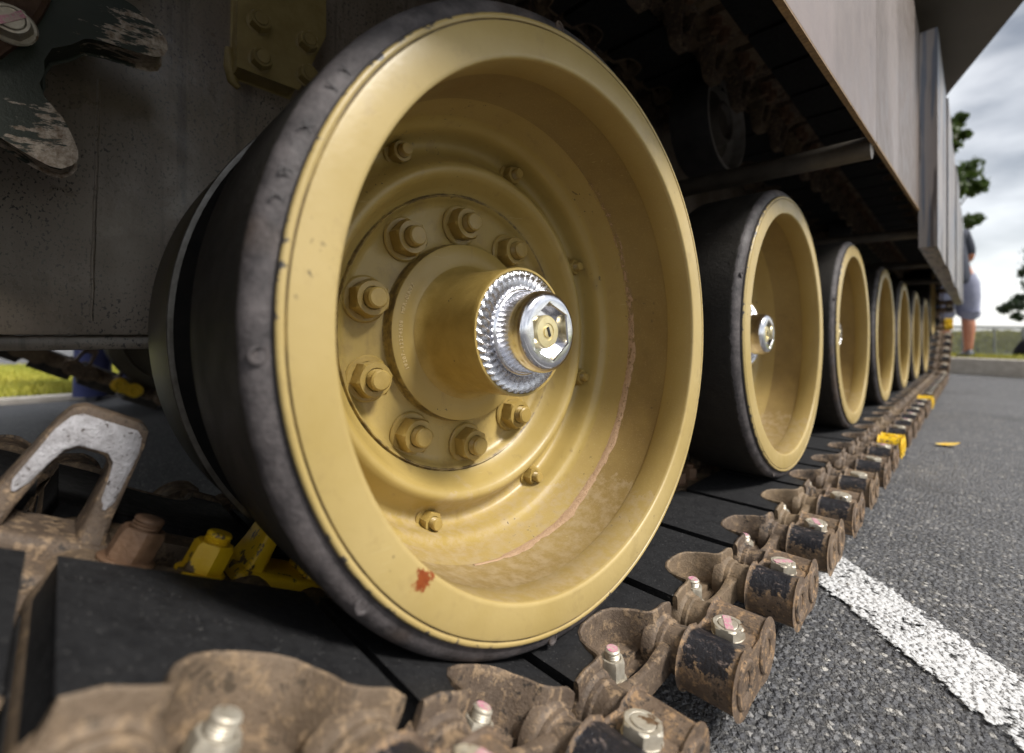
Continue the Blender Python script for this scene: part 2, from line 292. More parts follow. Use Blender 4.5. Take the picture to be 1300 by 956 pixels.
def asphalt():
    k = NT('asphalt'); p = k.obj
    wv = k.n('VectorMath'); wv.operation = 'ADD'; k.put(wv.inputs[0], p)
    ns = k.n('VectorMath'); ns.operation = 'SCALE'; k.put(ns.inputs[0], k.noise(220, 2, 0.5, None, 'Color')); ns.inputs['Scale'].default_value = 0.005
    k.put(wv.inputs[1], ns.outputs[0]); q = wv.outputs[0]
    cell = k.sep(k.voro(125, q, 'Color'))[0]
    dist = k.voro(125, q)
    cell2 = k.sep(k.voro(310, q, 'Color'))[1]
    stone = k.ramp(cell, [(0.0, (0.034, 0.035, 0.041)), (0.5, (0.088, 0.089, 0.096)), (0.80, (0.175, 0.174, 0.176)), (0.93, (0.26, 0.25, 0.24)), (1.0, (0.46, 0.44, 0.40))])
    fine = k.ramp(cell2, [(0.0, (0.020, 0.020, 0.022)), (0.7, (0.058, 0.057, 0.057)), (1.0, (0.17, 0.165, 0.155))])
    tar = k.ramp(dist, [(0.40, 0), (0.66, 1)])
    base = k.mix(tar, stone, fine)
    base = k.mix(k.ramp(k.noise(3.2, 5, 0.6), [(0.35, 0), (0.7, 0.34)]), base, (0.155, 0.154, 0.16))
    base = k.mix(k.ramp(k.noise(0.35, 3, 0.6), [(0.4, 0), (0.7, 0.3)]), base, (0.175, 0.176, 0.185))
    base = k.mix(k.ramp(k.noise(1.7, 5, 0.65), [(0.56, 0), (0.68, 0.5)]), base, (0.035, 0.034, 0.034))
    h = k.math('ADD', k.ramp(dist, [(0.0, 1), (0.62, 0)]), k.math('MULTIPLY', k.ramp(k.voro(310, q), [(0, 1), (0.6, 0)]), 0.35))
    MAT['asphalt'] = k.bsdf(base, k.ramp(cell, [(0, 0.55), (1, 0.78)]), 0, k.bump(h, 1.0, 0.0042), 0.42)
    # worn road paint on the same stones
    k = NT('road_paint'); p = k.obj
    wv = k.n('VectorMath'); wv.operation = 'ADD'; k.put(wv.inputs[0], p)
    ns = k.n('VectorMath'); ns.operation = 'SCALE'; k.put(ns.inputs[0], k.noise(220, 2, 0.5, None, 'Color')); ns.inputs['Scale'].default_value = 0.005
    k.put(wv.inputs[1], ns.outputs[0]); q = wv.outputs[0]
    dist = k.voro(125, q)
    wear = k.math('ADD', k.math('MULTIPLY', k.noise(130, 4, 0.7), 0.8), k.math('MULTIPLY', k.noise(14, 5, 0.65), 0.85))
    wear = k.math('ADD', wear, k.math('MULTIPLY', dist, -0.42))
    x, y, z = k.sep()
    al = k.ramp(k.math('SUBTRACT', wear, k.ramp(k.math('ABSOLUTE', y), [(0.046, 0.0), (0.060, 0.5)])), [(0.42, 0), (0.53, 1)])
    base = k.mix(k.noise(45, 5, 0.7), (0.40, 0.40, 0.40), (0.70, 0.70, 0.70))
    MAT['road_paint'] = k.bsdf(base, 0.75, 0, k.bump(k.ramp(dist, [(0.0, 1), (0.62, 0)]), 1.0, 0.0042), 0.4, alpha=al)
asphalt()
simple('kerb_concrete', (0.42, 0.375, 0.32), (0.60, 0.55, 0.49), 14, 0.85, 0, 0.4, 0.004, per=False)
def grass_mat(name, a, b, c):
    k = NT(name); base = k.mix(k.ramp(k.noise(3.0, 5, 0.6), [(0.35, 0), (0.65, 1)]), a, b)
    base = k.mix(k.ramp(k.noise(45, 4, 0.7), [(0.45, 0), (0.7, 0.8)]), base, c)
    MAT[name] = k.bsdf(base, 0.85, 0, k.bump(k.noise(80, 4, 0.7), 0.8, 0.03), 0.2)
grass_mat('soil_grass', (0.17, 0.18, 0.03), (0.10, 0.15, 0.03), (0.26, 0.24, 0.06))
simple('blade_green', (0.22, 0.25, 0.025), (0.42, 0.37, 0.045), 2.2, 0.7, 0, 0.1, 0.002, per=False)
def leaf_mat(name, a, b, tr):
    k = NT(name); base = k.mix(k.noise(1.7, 4, 0.6), a, b)
    bs = k.n('BsdfPrincipled'); k.put(bs.inputs['Base Color'], base); bs.inputs['Roughness'].default_value = 0.55
    t_ = k.n('BsdfTranslucent'); k.put(t_.inputs['Color'], base); m_ = k.n('MixShader'); m_.inputs[0].default_value = tr
    k.t.links.new(bs.outputs[0], m_.inputs[1]); k.t.links.new(t_.outputs[0], m_.inputs[2]); k.t.links.new(m_.outputs[0], k.out.inputs[0])
    MAT[name] = k.m
leaf_mat('tree_leaf', (0.035, 0.065, 0.012), (0.075, 0.115, 0.02), 0.35)
leaf_mat('pine_leaf', (0.030, 0.050, 0.030), (0.055, 0.075, 0.045), 0.3)
leaf_mat('hedge_leaf', (0.34, 0.30, 0.02), (0.16, 0.18, 0.03), 0.35)
simple('bark', (0.07, 0.05, 0.035), (0.13, 0.10, 0.07), 12, 0.9, 0, 0.6, 0.01)
simple('fence_metal', (0.11, 0.115, 0.125), (0.17, 0.175, 0.185), 10, 0.5, 0.2)
simple('skin', (0.50, 0.22, 0.135), (0.42, 0.165, 0.10), 12, 0.5, 0, 0.1, 0.002)
simple('hair', (0.05, 0.035, 0.025), (0.07, 0.05, 0.035), 60, 0.6)
simple('navy_cloth', (0.032, 0.036, 0.055), (0.048, 0.053, 0.075), 30, 0.85, 0, 0.4, 0.004)
simple('grey_shorts', (0.20, 0.21, 0.30), (0.26, 0.27, 0.36), 20, 0.85, 0, 0.4, 0.004)
simple('blue_trousers', (0.018, 0.024, 0.095), (0.035, 0.045, 0.15), 14, 0.8, 0, 0.5, 0.006)
simple('shoe_dark', (0.035, 0.037, 0.045), (0.10, 0.105, 0.12), 20, 0.5)
simple('shoe_white', (0.6, 0.6, 0.6), (0.7, 0.7, 0.7), 20, 0.6)
simple('yellow_leaf', (0.72, 0.42, 0.03), (0.80, 0.60, 0.16), 40, 0.6)
simple('bag_black', (0.004, 0.004, 0.006), (0.010, 0.010, 0.016), 20, 0.8, spec=0.2)

# ------------------------------------------------------------------ mesh helpers
def new_obj(name, mesh, material=None, parent=None, loc=None, rot=None):
    o = bpy.data.objects.new(name, mesh); COL.objects.link(o)
    if mesh and material:
        mats = material if isinstance(material, list) else [material]
        if not mesh.materials:
            for m in mats: mesh.materials.append(MAT[m])
    if parent: o.parent = parent
    if loc: o.location = loc
    if rot: o.rotation_euler = rot
    return o
def empty(name, loc=(0, 0, 0), parent=None):
    o = bpy.data.objects.new(name, None); COL.objects.link(o); o.location = loc; o.empty_display_size = 0.1
    if parent: o.parent = parent
    return o
def tag(o, label=None, cat=None, group=None, kind=None):
    for key, v in (('label', label), ('category', cat), ('group', group), ('kind', kind)):
        if v: o[key] = v
    return o
def finish(bm, name, angle=35, bevel=0.0, seg=2, bev_angle=30):
    bmesh.ops.remove_doubles(bm, verts=bm.verts, dist=1e-6)
    if bevel:
        ed = [e for e in bm.edges if len(e.link_faces) == 2 and e.calc_face_angle(0) > R(bev_angle)]
        bmesh.ops.bevel(bm, geom=ed, offset=bevel, segments=seg, profile=0.6, affect='EDGES', clamp_overlap=True)
    bmesh.ops.recalc_face_normals(bm, faces=bm.faces)
    me = bpy.data.meshes.new(name); bm.to_mesh(me); bm.free()
    for p in me.polygons: p.use_smooth = True
    me.set_sharp_from_angle(angle=R(angle))
    return me
def lathe(bm, prof, n=96, a0=0.0, a1=2 * math.pi, close=True):
    """prof: list of (x, r); revolved about the X axis"""
    full = abs(a1 - a0 - 2 * math.pi) < 1e-6
    cnt = n if full else n + 1
    rings = []
    for (x, r) in prof:
        if r < 1e-6: rings.append([bm.verts.new((x, 0, 0))]); continue
        rings.append([bm.verts.new((x, r * math.cos(a0 + (a1 - a0) * i / n), r * math.sin(a0 + (a1 - a0) * i / n))) for i in range(cnt)])
    for A, B in zip(rings, rings[1:]):
        for i in range(n):
            j = (i + 1) % cnt
            if len(A) == 1 and len(B) == 1: continue
            if len(A) == 1: bm.faces.new((A[0], B[i], B[j]))
            elif len(B) == 1: bm.faces.new((A[i], A[j], B[0]))
            else: bm.faces.new((A[i], A[j], B[j], B[i]))
    return rings
def box(bm, x0, x1, y0, y1, z0, z1, mat=None):
    v = [bm.verts.new((x, y, z)) for x in (x0, x1) for y in (y0, y1) for z in (z0, z1)]
    for f in ((0, 1, 3, 2), (4, 6, 7, 5), (0, 4, 5, 1), (2, 3, 7, 6), (0, 2, 6, 4), (1, 5, 7, 3)):
        bm.faces.new([v[i] for i in f])
    if mat: bmesh.ops.transform(bm, matrix=mat, verts=v)
    return v
def prism(bm, pts, d0, d1, axis='x'):
    def P(a, b, d): return (d, a, b) if axis == 'x' else ((a, d, b) if axis == 'y' else (a, b, d))
    A = [bm.verts.new(P(a, b, d0)) for a, b in pts]; B = [bm.verts.new(P(a, b, d1)) for a, b in pts]
    n = len(pts)
    bm.faces.new(A); bm.faces.new(B[::-1])
    for i in range(n): bm.faces.new((A[i], A[(i + 1) % n], B[(i + 1) % n], B[i]))
    return A + B
def tube(bm, pts, rad, n=12, cap=True):
    pts = [Vector(p) for p in pts]; rings = []
    for i, p in enumerate(pts):
        t = (pts[min(i + 1, len(pts) - 1)] - pts[max(i - 1, 0)]).normalized()
        u = t.orthogonal().normalized() if i == 0 else (pu - t * pu.dot(t)).normalized()
        pu = u; v = t.cross(u); r = rad[i] if isinstance(rad, (list, tuple)) else rad
        rings.append([bm.verts.new(p + (u * math.cos(2 * math.pi * j / n) + v * math.sin(2 * math.pi * j / n)) * r) for j in range(n)])
    for A, B in zip(rings, rings[1:]):
        for j in range(n): bm.faces.new((A[j], A[(j + 1) % n], B[(j + 1) % n], B[j]))
    if cap: bm.faces.new(rings[0][::-1]); bm.faces.new(rings[-1])
    return [v for r_ in rings for v in r_]
def cyl_x(bm, x0, x1, r, y=0, z=0, n=20):
    return tube(bm, [(x0, y, z), (x1, y, z)], r, n)
def hexbolt_mesh(name, r, h, stud_r, stud_h, washer_r, washer_h, axis='z', dome=True):
    """hexagon nut with flanged washer and threaded stud end, along +z (or +x)"""
    bm = bmesh.new()
    prof = [(0, 0), (0, washer_r * 0.98), (washer_h * 0.6, washer_r), (washer_h, washer_r * 0.93), (washer_h + 0.0002, r * 0.9)]
    lathe(bm, prof, 28)
    # hexagon with chamfered corners
    zb, zt = washer_h - 0.0003, washer_h + h
    n = 12
    def ring(x, rr, hexa):
        vs = []
        for i in range(24):
            a = 2 * math.pi * i / 24
            rh = rr * math.cos(R(30)) / math.cos(((a + R(30)) % R(60)) - R(30))
            vs.append(bm.verts.new((x, (rh if hexa else rr) * math.cos(a), (rh if hexa else rr) * math.sin(a))))
        return vs
    rings = [ring(zb, r * 1.0, True), ring(zt - h * 0.14, r * 1.0, True), ring(zt, r * 0.86, False), ring(zt + 0.0001, stud_r * 1.12, False), ring(zt - h * 0.06, stud_r * 1.02, False)]
    for A, B in zip(rings, rings[1:]):
        for i in range(24): bm.faces.new((A[i], A[(i + 1) % 24], B[(i + 1) % 24], B[i]))
    x = zt - h * 0.1; prof = [(x, stud_r)]
    k = max(2, int(stud_h / (stud_r * 0.22)))
    for i in range(k):
        a = zt + stud_h * 0.8 * i / k; b = stud_h * 0.8 / k
        prof += [(a, stud_r * 0.90), (a + b * 0.5, stud_r)]
    prof += [(zt + stud_h * 0.86, stud_r * 0.97), (zt + stud_h, stud_r * 0.82), (zt + stud_h * (1.0 if not dome else 1.03), 0)]
    lathe(bm, prof, 20)
    if axis == 'z': bmesh.ops.rotate(bm, verts=bm.verts, matrix=Matrix.Rotation(R(-90), 3, 'Y'))
    return finish(bm, name, 30)
def text_mesh(ch, size, depth):
    cu = bpy.data.curves.new('glyph', 'FONT'); cu.body = ch; cu.size = size; cu.extrude = depth; cu.align_x = 'CENTER'
    ob = bpy.data.objects.new('glyph', cu); COL.objects.link(ob)
    dg = bpy.context.evaluated_depsgraph_get(); me = bpy.data.meshes.new_from_object(ob.evaluated_get(dg))
    bpy.data.objects.remove(ob); return me
def ring_text(name, s, radius, size, depth, x, a_start, step, material, parent):
    """letters standing round the X axis, read clockwise from outboard, tops outwards"""
    for i, ch in enumerate(s):
        if ch == ' ': continue
        a = a_start - step * i
        me = text_mesh(ch, size, depth)
        rad = Vector((0, math.cos(a), math.sin(a))); tan = Vector((0, math.sin(a), -math.cos(a)))
        m = Matrix.Identity(4)
        m.col[0][:3] = tan; m.col[1][:3] = rad; m.col[2][:3] = (1, 0, 0)
        m.col[3][:3] = Vector((x, 0, 0)) + rad * radius
        me.transform(m); new_obj(name, me, material, parent)

# ------------------------------------------------------------------ the setting: ground, kerbs, verge
KP, KD = Vector((0.111, 6.97)), Vector((0.863, -0.504)).normalized()
KN = Vector((-KD.y, KD.x))
if KN.y < 0: KN = -KN
def kerb_pt(t, q): return KP + KD * t + KN * q
def sheet(name, pts, z, material):
    bm = bmesh.new(); bm.faces.new([bm.verts.new((p[0], p[1], z)) for p in pts]); return tag(new_obj(name, finish(bm, name), material), kind='structure')
a, b = kerb_pt(-300, 0), kerb_pt(60, 0)
sheet('asphalt_ground', [a, b, (b.x + 60, -300), (-300, -300)], 0.0, 'asphalt')
# lawn behind the far kerb, falling away to the field that runs to the horizon
bm = bmesh.new()
prof = [(0.15, 0.155), (0.6, 0.16), (1.2, 0.14), (2.5, 0.0), (4.5, -0.22), (7, -0.35), (12, -0.40), (40, -0.42), (200, -0.5), (1500, -0.6)]
ts = [-600, -60, -12, -4, -1, 0, 1, 2, 4, 10, 50, 600]
grid = [[bm.verts.new((*kerb_pt(t, q), z + (0.02 * mnoise.noise((t * 1.3, q * 1.7, 0)) if q < 10 else 0))) for q, z in prof] for t in ts]
for A, B in zip(grid, grid[1:]):
    for i in range(len(prof) - 1): bm.faces.new((A[i], A[i + 1], B[i + 1], B[i]))
tag(new_obj('grass_field', finish(bm, 'grass_field'), 'soil_grass'), kind='structure')
bm = bmesh.new(); ang = math.atan2(KD.y, KD.x)
box(bm, -60, 60, 0.0, 0.16, -0.05, 0.172); me = finish(bm, 'kerb', 30, 0.012, 3)
tag(new_obj('kerb', me, 'kerb_concrete', None, (KP.x, KP.y, 0), (0, 0, ang)), kind='structure')
bm = bmesh.new()
# verge beyond the far side of the tank
vx0, vx1 = -3.74, -8.2
cols = [bm.verts.new((vx0 - 0.16, y, 0.026)) for y in (-60, 60)] + [bm.verts.new((vx1 + 0.12, y, 0.026)) for y in (60, -60)]
bm.faces.new(cols); tag(new_obj('grass_verge', finish(bm, 'grass_verge'), 'soil_grass'), kind='structure')
for (xa, xb) in ((vx0 - 0.15, vx0), (vx1, vx1 + 0.13)):
    bm = bmesh.new(); box(bm, xa, xb, -60, 60, -0.05, 0.034)
    tag(new_obj('verge_kerb', finish(bm, 'verge_kerb', 30, 0.012, 3), 'kerb_concrete'), kind='structure')
bm = bmesh.new()
for v in ((-0.26, -0.0600), (2.4, -0.0600), (2.4, 0.0600), (-0.26, 0.0600)): bm.verts.new((v[0], v[1], 0))
bm.faces.new(bm.verts); lc = Vector((0.105, 0.96))
tag(new_obj('road_marking', finish(bm, 'road_marking'), 'road_paint', None, (lc.x, lc.y, 0.004), (0, 0, math.atan2(-0.71, 0.70))), kind='structure')
def blades(name, place, count, hh, label):
    rnd = random.Random(3); vs, fs = [], []
    for i in range(count):
        x, y, z = place(rnd); a = rnd.uniform(0, 6.28); h = hh * rnd.uniform(0.5, 1.3); wd = 0.004 + 0.004 * rnd.random()
        lx, ly = rnd.uniform(-1, 1) * h * 0.6, rnd.uniform(-1, 1) * h * 0.6
        k = len(vs); c, s = math.cos(a) * wd, math.sin(a) * wd
        vs += [(x - c, y - s, z), (x + c, y + s, z), (x + lx, y + ly, z + h)]; fs.append((k, k + 1, k + 2))
    me = bpy.data.meshes.new(name); me.from_pydata(vs, [], fs)
    return tag(new_obj(name, me, 'blade_green'), label, 'grass', None, 'stuff')
blades('verge_grass', lambda r: (r.uniform(vx1 + 0.15, vx0 - 0.17), r.uniform(-1.6, 1.2), 0.024), 34000, 0.05, 'short yellow green grass on the verge across the tank')
def lawn_pt(r):
    t, q = r.uniform(-1.0, 2.2), 0.17 + 1.4 * r.random() ** 1.5
    p = kerb_pt(t, q); return (p.x, p.y, 0.15 if q < 1.2 else 0.10)
blades('lawn_grass', lawn_pt, 12000, 0.05, 'short yellow green lawn along the far kerb')

rg = random.Random(8); vs, fs = [], []
for _ in range(700):
    x, y = 0.13 + 0.9 * rg.random() ** 1.6, 0.45 + 2.6 * rg.random() ** 1.4; r0 = 0.0012 + 0.0026 * rg.random() ** 3; k0 = len(vs)
    P8 = [(1, 0, 0), (-1, 0, 0), (0, 1, 0), (0, -1, 0), (0, 0, 1), (0, 0, -1)]
    for p in P8: vs.append((x + p[0] * r0 * rg.uniform(0.6, 1.2), y + p[1] * r0 * rg.uniform(0.6, 1.2), 0.003 + r0 * 0.4 + p[2] * r0 * rg.uniform(0.5, 0.9)))
    for a_, b_, c_ in ((0, 2, 4), (2, 1, 4), (1, 3, 4), (3, 0, 4), (2, 0, 5), (1, 2, 5), (3, 1, 5), (0, 3, 5)): fs.append((k0 + a_, k0 + b_, k0 + c_))
me = bpy.data.meshes.new('loose_grit'); me.from_pydata(vs, [], fs)
simple('grit_stone', (0.10, 0.095, 0.09), (0.42, 0.39, 0.34), 45, 0.8, per=False)
tag(new_obj('loose_grit', me, 'grit_stone'), 'loose pale grit scattered on the asphalt beside the track', 'grit', None, 'stuff')

# ------------------------------------------------------------------ the tank
tank = empty('tank', (-1.6, 2.8, 0))
tag(tank, 'camouflaged battle tank with khaki road wheels and dusty steel track, filling the picture', 'tank')
TM = tank.matrix_basis.copy()
def part(name, me, material, loc=(0, 0, 0), rot=None, label=None):
    o = new_obj(name, me, material, tank, Vector(loc) - tank.location, rot)
    if label: o['label'] = label
    return o
XC = -0.20                       # middle of the near track
# hull: lower tub, belly step, sponson shelf and upper side
HX = -0.585
bm = bmesh.new(); box(bm, -2.62, HX, -0.72, 6.55, 0.409, 1.36); box(bm, -2.60, HX - 0.02, -0.70, 6.5, 0.388, 0.4085)
me = finish(bm, 'hull', 30, 0.004, 2); hull = part('hull', me, 'hull_paint')
bm = bmesh.new(); box(bm, -3.30, 0.075, 0.30, 6.4, 1.362, 1.57); sp_ = part('sponson', finish(bm, 'sponson', 30, 0.005), 'under_dark')
# thin rear skirt panels with a bottom edge that rises forwards
def skirt(y0, y1, z0, z1, ztop, x0, x1, material, name='skirt_panel'):
    bm = bmesh.new(); prism(bm, [(y0, z0), (y1, z1), (y1, ztop), (y0, ztop)], x0, x1)
    o = part(name, finish(bm, name, 30, 0.0012, 2), material)
    return o
def zb(y): return 0.766 + 0.0585 * (y - 0.25)
SX = 0.1385
s1 = skirt(0.12, 1.240, zb(0.12), zb(1.243), 1.57, SX - 0.007, SX, 'skirt_paint')
s2 = skirt(1.256, 2.318, zb(1.251), zb(2.318), 1.565, SX - 0.007, SX - 0.0015, 'skirt_dark')
for sk, (y0, y1) in ((s1, (0.12, 1.243)), (s2, (1.251, 2.318))):
    bm = bmesh.new(); prism(bm, [(y0, zb(y0) - 0.0042), (y1, zb(y1) - 0.0042), (y1, zb(y1) + 0.001), (y0, zb(y0) + 0.001)], SX - 0.0085, SX - 0.0002)
    new_obj('bottom_edge', finish(bm, 'bottom_edge'), 'edge_rust', sk)
fy = [2.325, 3.05, 3.62, 4.30, 5.05, 5.80, 6.55]
for i in range(6):
    off = (0.0, 0.006, 0.002, 0.008, 0.003, 0.006)[i]
    skirt(fy[i], fy[i + 1] - 0.012, 0.744, 0.744 - 0.003 * i, 1.56, SX - 0.004, 0.188 + off, 'skirt_front')
# cross bars that carry the skirts
for (yy, zz, rr) in ((1.247, 0.815, 0.024), (2.52, 0.835, 0.022), (3.70, 0.84, 0.022), (4.9, 0.84, 0.022)):
    bm = bmesh.new(); tube(bm, [(HX - 0.01, yy, zz + 0.03), (HX + 0.12, yy, zz + 0.012), (SX - 0.008, yy, zz)], rr, 16)
    part('skirt_support', finish(bm, 'skirt_support', 40), 'bar_metal')
# far side skirt and sponson are hidden by the hull; the turret overhangs at the upper right
bm = bmesh.new()
tp = [(0.1865, 3.23), (0.3615, 2.69), (0.50, 2.26), (-0.6, 1.95), (-2.7, 2.6), (-2.5, 5.0), (-0.4, 5.3)]
A = [bm.verts.new((x, y, 1.66)) for x, y in tp]; B = [bm.verts.new((x * 0.93 - 0.08, 3.5 + (y - 3.5) * 0.93, 2.35)) for x, y in tp]
bm.faces.new(A); bm.faces.new(B[::-1])
for i in range(len(tp)): bm.faces.new((A[i], A[(i + 1) % len(tp)], B[(i + 1) % len(tp)], B[i]))
part('turret', finish(bm, 'turret', 30, 0.01), 'turret_paint')
bm = bmesh.new(); tube(bm, [(-1.6, 3.9, 1.56), (-1.6, 3.9, 1.67)], 0.95, 48); part('turret_ring', finish(bm, 'turret_ring'), 'under_dark')
# bolted bracket plate on the hull side
def P(u, v, x): y, z = unproject(u, v, x); return (y, z)
px = HX + 0.045
pl = [P(305, -34, px), P(303, 83, px), P(378, 112, px), P(412, 44, px), P(412, -20, px)]
bm = bmesh.new(); prism(bm, pl, HX, px); plate = part('bracket_plate', finish(bm, 'bracket_plate', 30, 0.003), 'bracket_paint')
bmesh_bolt = hexbolt_mesh('plate_bolt', 0.0165, 0.016, 0.010, 0.002, 0.018, 0.002, 'x', False)
for (u, v) in ((330, 27), (332, 75), (391, 53), (391, 95)):
    y, z = unproject(u, v, px + 0.009); new_obj('plate_bolt', bmesh_bolt, 'bracket_paint', plate, (px, y, z))
bm = bmesh.new()
wl = [P(290, 62, HX), P(291, 85, HX), P(295, 104, HX), P(303, 112, HX)]
tube(bm, [(HX + 0.002, y, z) for y, z in wl], [0.006, 0.009, 0.008, 0.005], 10); part('weld_bead', finish(bm, 'weld_bead', 60), 'bracket_paint')
# weld seam running down the hull side
bm = bmesh.new(); rn = random.Random(5)
tube(bm, [(HX, unproject(125 - 0.03 * (v - 110), v, HX)[0] + rn.uniform(-0.0007, 0.0007), unproject(125, v, HX)[1]) for v in range(100, 420, 14)], [0.0018 + 0.0008 * rn.random() for _ in range(23)], 8)
part('weld_seam', finish(bm, 'weld_seam', 60), 'hull_paint')

# ---------------- road wheels
N = 160
bm = bmesh.new()
prof = [(-0.178, 0.0775), (-0.184, 0.0825), (-0.1875, 0.091), (-0.188, 0.098), (-0.188, 0.1160), (-0.1892, 0.1172), (-0.197, 0.1178), (-0.2045, 0.1186), (-0.2055, 0.120), (-0.206, 0.130), (-0.206, 0.165),
        (-0.2045, 0.171), (-0.199, 0.1768), (-0.1915, 0.1795), (-0.191, 0.1808), (-0.1945, 0.1822), (-0.193, 0.1845), (-0.184, 0.1910), (-0.172, 0.1965), (-0.1640, 0.2010), (-0.1605, 0.2060), (-0.1612, 0.2110), (-0.1665, 0.2165), (-0.1760, 0.2230), (-0.1835, 0.2290),
        (-0.1868, 0.2345), (-0.1872, 0.2405), (-0.1850, 0.2450), (-0.1780, 0.2480), (-0.1660, 0.2497), (-0.1565, 0.2515), (-0.1520, 0.2540), (-0.1490, 0.2572), (-0.1430, 0.2600), (-0.130, 0.2625), (-0.116, 0.2648), (-0.105, 0.2668),
        (-0.0415, 0.2672), (-0.040, 0.2664), (-0.0390, 0.2654), (-0.003, 0.2640), (-0.0012, 0.2642), (0.0000, 0.2652), (0.0004, 0.268), (0.0006, 0.280), (0.0002, 0.2920), (-0.0002, 0.2940), (-0.0010, 0.2944), (-0.0022, 0.2947), (-0.0022, 0.2954), (-0.0006, 0.2958),
        (0.0, 0.2968), (0.0, 0.2990), (-0.0010, 0.3003), (-0.0030, 0.3008), (-0.012, 0.3008), (-0.150, 0.3008), (-0.160, 0.297), (-0.175, 0.288), (-0.190, 0.266), (-0.194, 0.250), (-0.194, 0.232), (-0.1985, 0.215), (-0.206, 0.198), (-0.2145, 0.182), (-0.2145, 0.06)]
lathe(bm, prof, N); disc_me = finish(bm, 'wheel_disc', 50)
disc_first = disc_me.copy()
bm = bmesh.new()
lathe(bm, [(-0.150, 0.296), (-0.156, 0.3008), (-0.160, 0.309), (-0.157, 0.3145), (-0.150, 0.3172), (-0.090, 0.3175), (-0.020, 0.3175), (-0.0145, 0.3166), (-0.0105, 0.3140), (-0.0080, 0.3105), (-0.0060, 0.3060), (-0.0056, 0.3015), (-0.0080, 0.2985)], N)
tyre_me = finish(bm, 'tyre', 40)
bm = bmesh.new()   # the gap between the two discs and the inner wheel with its steel wear ring
lathe(bm, [(-0.235, 0.18), (-0.24, 0.292), (-0.249, 0.3055), (-0.254, 0.3135)], N); gap_me = finish(bm, 'wear_flange', 40)
bm = bmesh.new(); lathe(bm, [(-0.2545, 0.3125), (-0.2545, 0.3182), (-0.2552, 0.3190), (-0.2562, 0.3190), (-0.257, 0.318), (-0.257, 0.30)], N); ring_me = finish(bm, 'wear_ring', 30)
bm = bmesh.new(); lathe(bm, [(-0.260, 0.29), (-0.260, 0.3155), (-0.264, 0.3175), (-0.394, 0.3175), (-0.400, 0.314), (-0.403, 0.30), (-0.403, 0.26), (-0.36, 0.25), (-0.36, 0.05)], N); inner_me = finish(bm, 'inner_wheel', 40)
# hub: tapering cylinder, serrated locking ring, polished cap with hexagonal recess and brass plug
bm = bmesh.new()
lathe(bm, [(-0.186, 0.0885), (-0.181, 0.0822), (-0.172, 0.0785), (-0.150, 0.0770), (-0.095, 0.0765), (-0.0895, 0.0765), (-0.0876, 0.0758), (-0.0876, 0.0732), (-0.0905, 0.0728)], 96); hub_me = finish(bm, 'hub', 40)
bm = bmesh.new(); nn = 44
rr_ = []
for (x, r, dx) in ((-0.094, 0.0727, 0.0), (-0.0885, 0.0727, 0.0), (-0.0858, 0.0712, 0.0034), (-0.0830, 0.0672, 0.0050), (-0.0818, 0.0625, 0.0052), (-0.0836, 0.0570, 0.0040), (-0.0872, 0.0530, 0.0020), (-0.0900, 0.0500, 0.0)):
    ring_ = []
    for i in range(nn * 4):
        lowz = (0.0, 0.5, 1.0, 0.5)[i % 4]; a_ = 2 * math.pi * i / (nn * 4) + 0.16 * (0.0727 - r) / 0.02; q = r - 0.0012 * lowz * (1 if dx else 0)
        ring_.append(bm.verts.new((x - dx * lowz, q * math.cos(a_), q * math.sin(a_))))
    rr_.append(ring_)
for A, B in zip(rr_, rr_[1:]):
    for i in range(nn * 4): bm.faces.new((A[i], A[(i + 1) % (nn * 4)], B[(i + 1) % (nn * 4)], B[i]))
lock_me = finish(bm, 'locking_ring', 45)
bm = bmesh.new()
capr = lathe(bm, [(-0.094, 0.0520), (-0.0850, 0.0518), (-0.0835, 0.0505), (-0.0828, 0.0485), (-0.0800, 0.0478), (-0.0660, 0.0470), (-0.0540, 0.0464), (-0.0495, 0.0448), (-0.0462, 0.0415), (-0.0448, 0.0375), (-0.0446, 0.0345)], 72)
def hexring(x, r, n=72):
    o = []
    for i in range(n):
        a_ = 2 * math.pi * i / n; rh = r * math.cos(R(30)) / math.cos(((a_ + R(30)) % R(60)) - R(30)); o.append(bm.verts.new((x, rh * math.cos(a_ + 0.12), rh * math.sin(a_ + 0.12))))
    return o
hr = [capr[-1], hexring(-0.0447, 0.0335), hexring(-0.0462, 0.0322), hexring(-0.0590, 0.0315)]
for A, B in zip(hr, hr[1:]):
    for i in range(72): bm.faces.new((A[i], A[(i + 1) % 72], B[(i + 1) % 72], B[i]))
bm.faces.new(hr[-1]); cap_me = finish(bm, 'hub_cap', 30)
bm = bmesh.new(); lathe(bm, [(-0.0595, 0.0190), (-0.0520, 0.0190), (-0.0498, 0.0176), (-0.0495, 0.0100), (-0.0506, 0.0095), (-0.0506, 0.0066), (-0.0488, 0.0062), (-0.0485, 0.0)], 40); plug_me = finish(bm, 'hub_plug', 30)
bm = bmesh.new(); box(bm, -0.0495, -0.0474, -0.0014, 0.0014, -0.0056, 0.0056); slot_me = finish(bm, 'plug_slot', 30, 0.0003)
big_me = hexbolt_mesh('wheel_nut', 0.0225, 0.0195, 0.0122, 0.0125, 0.0275, 0.0045, 'x')
small_me = hexbolt_mesh('rim_bolt', 0.0132, 0.0125, 0.0072, 0.0100, 0.0175, 0.0030, 'x')
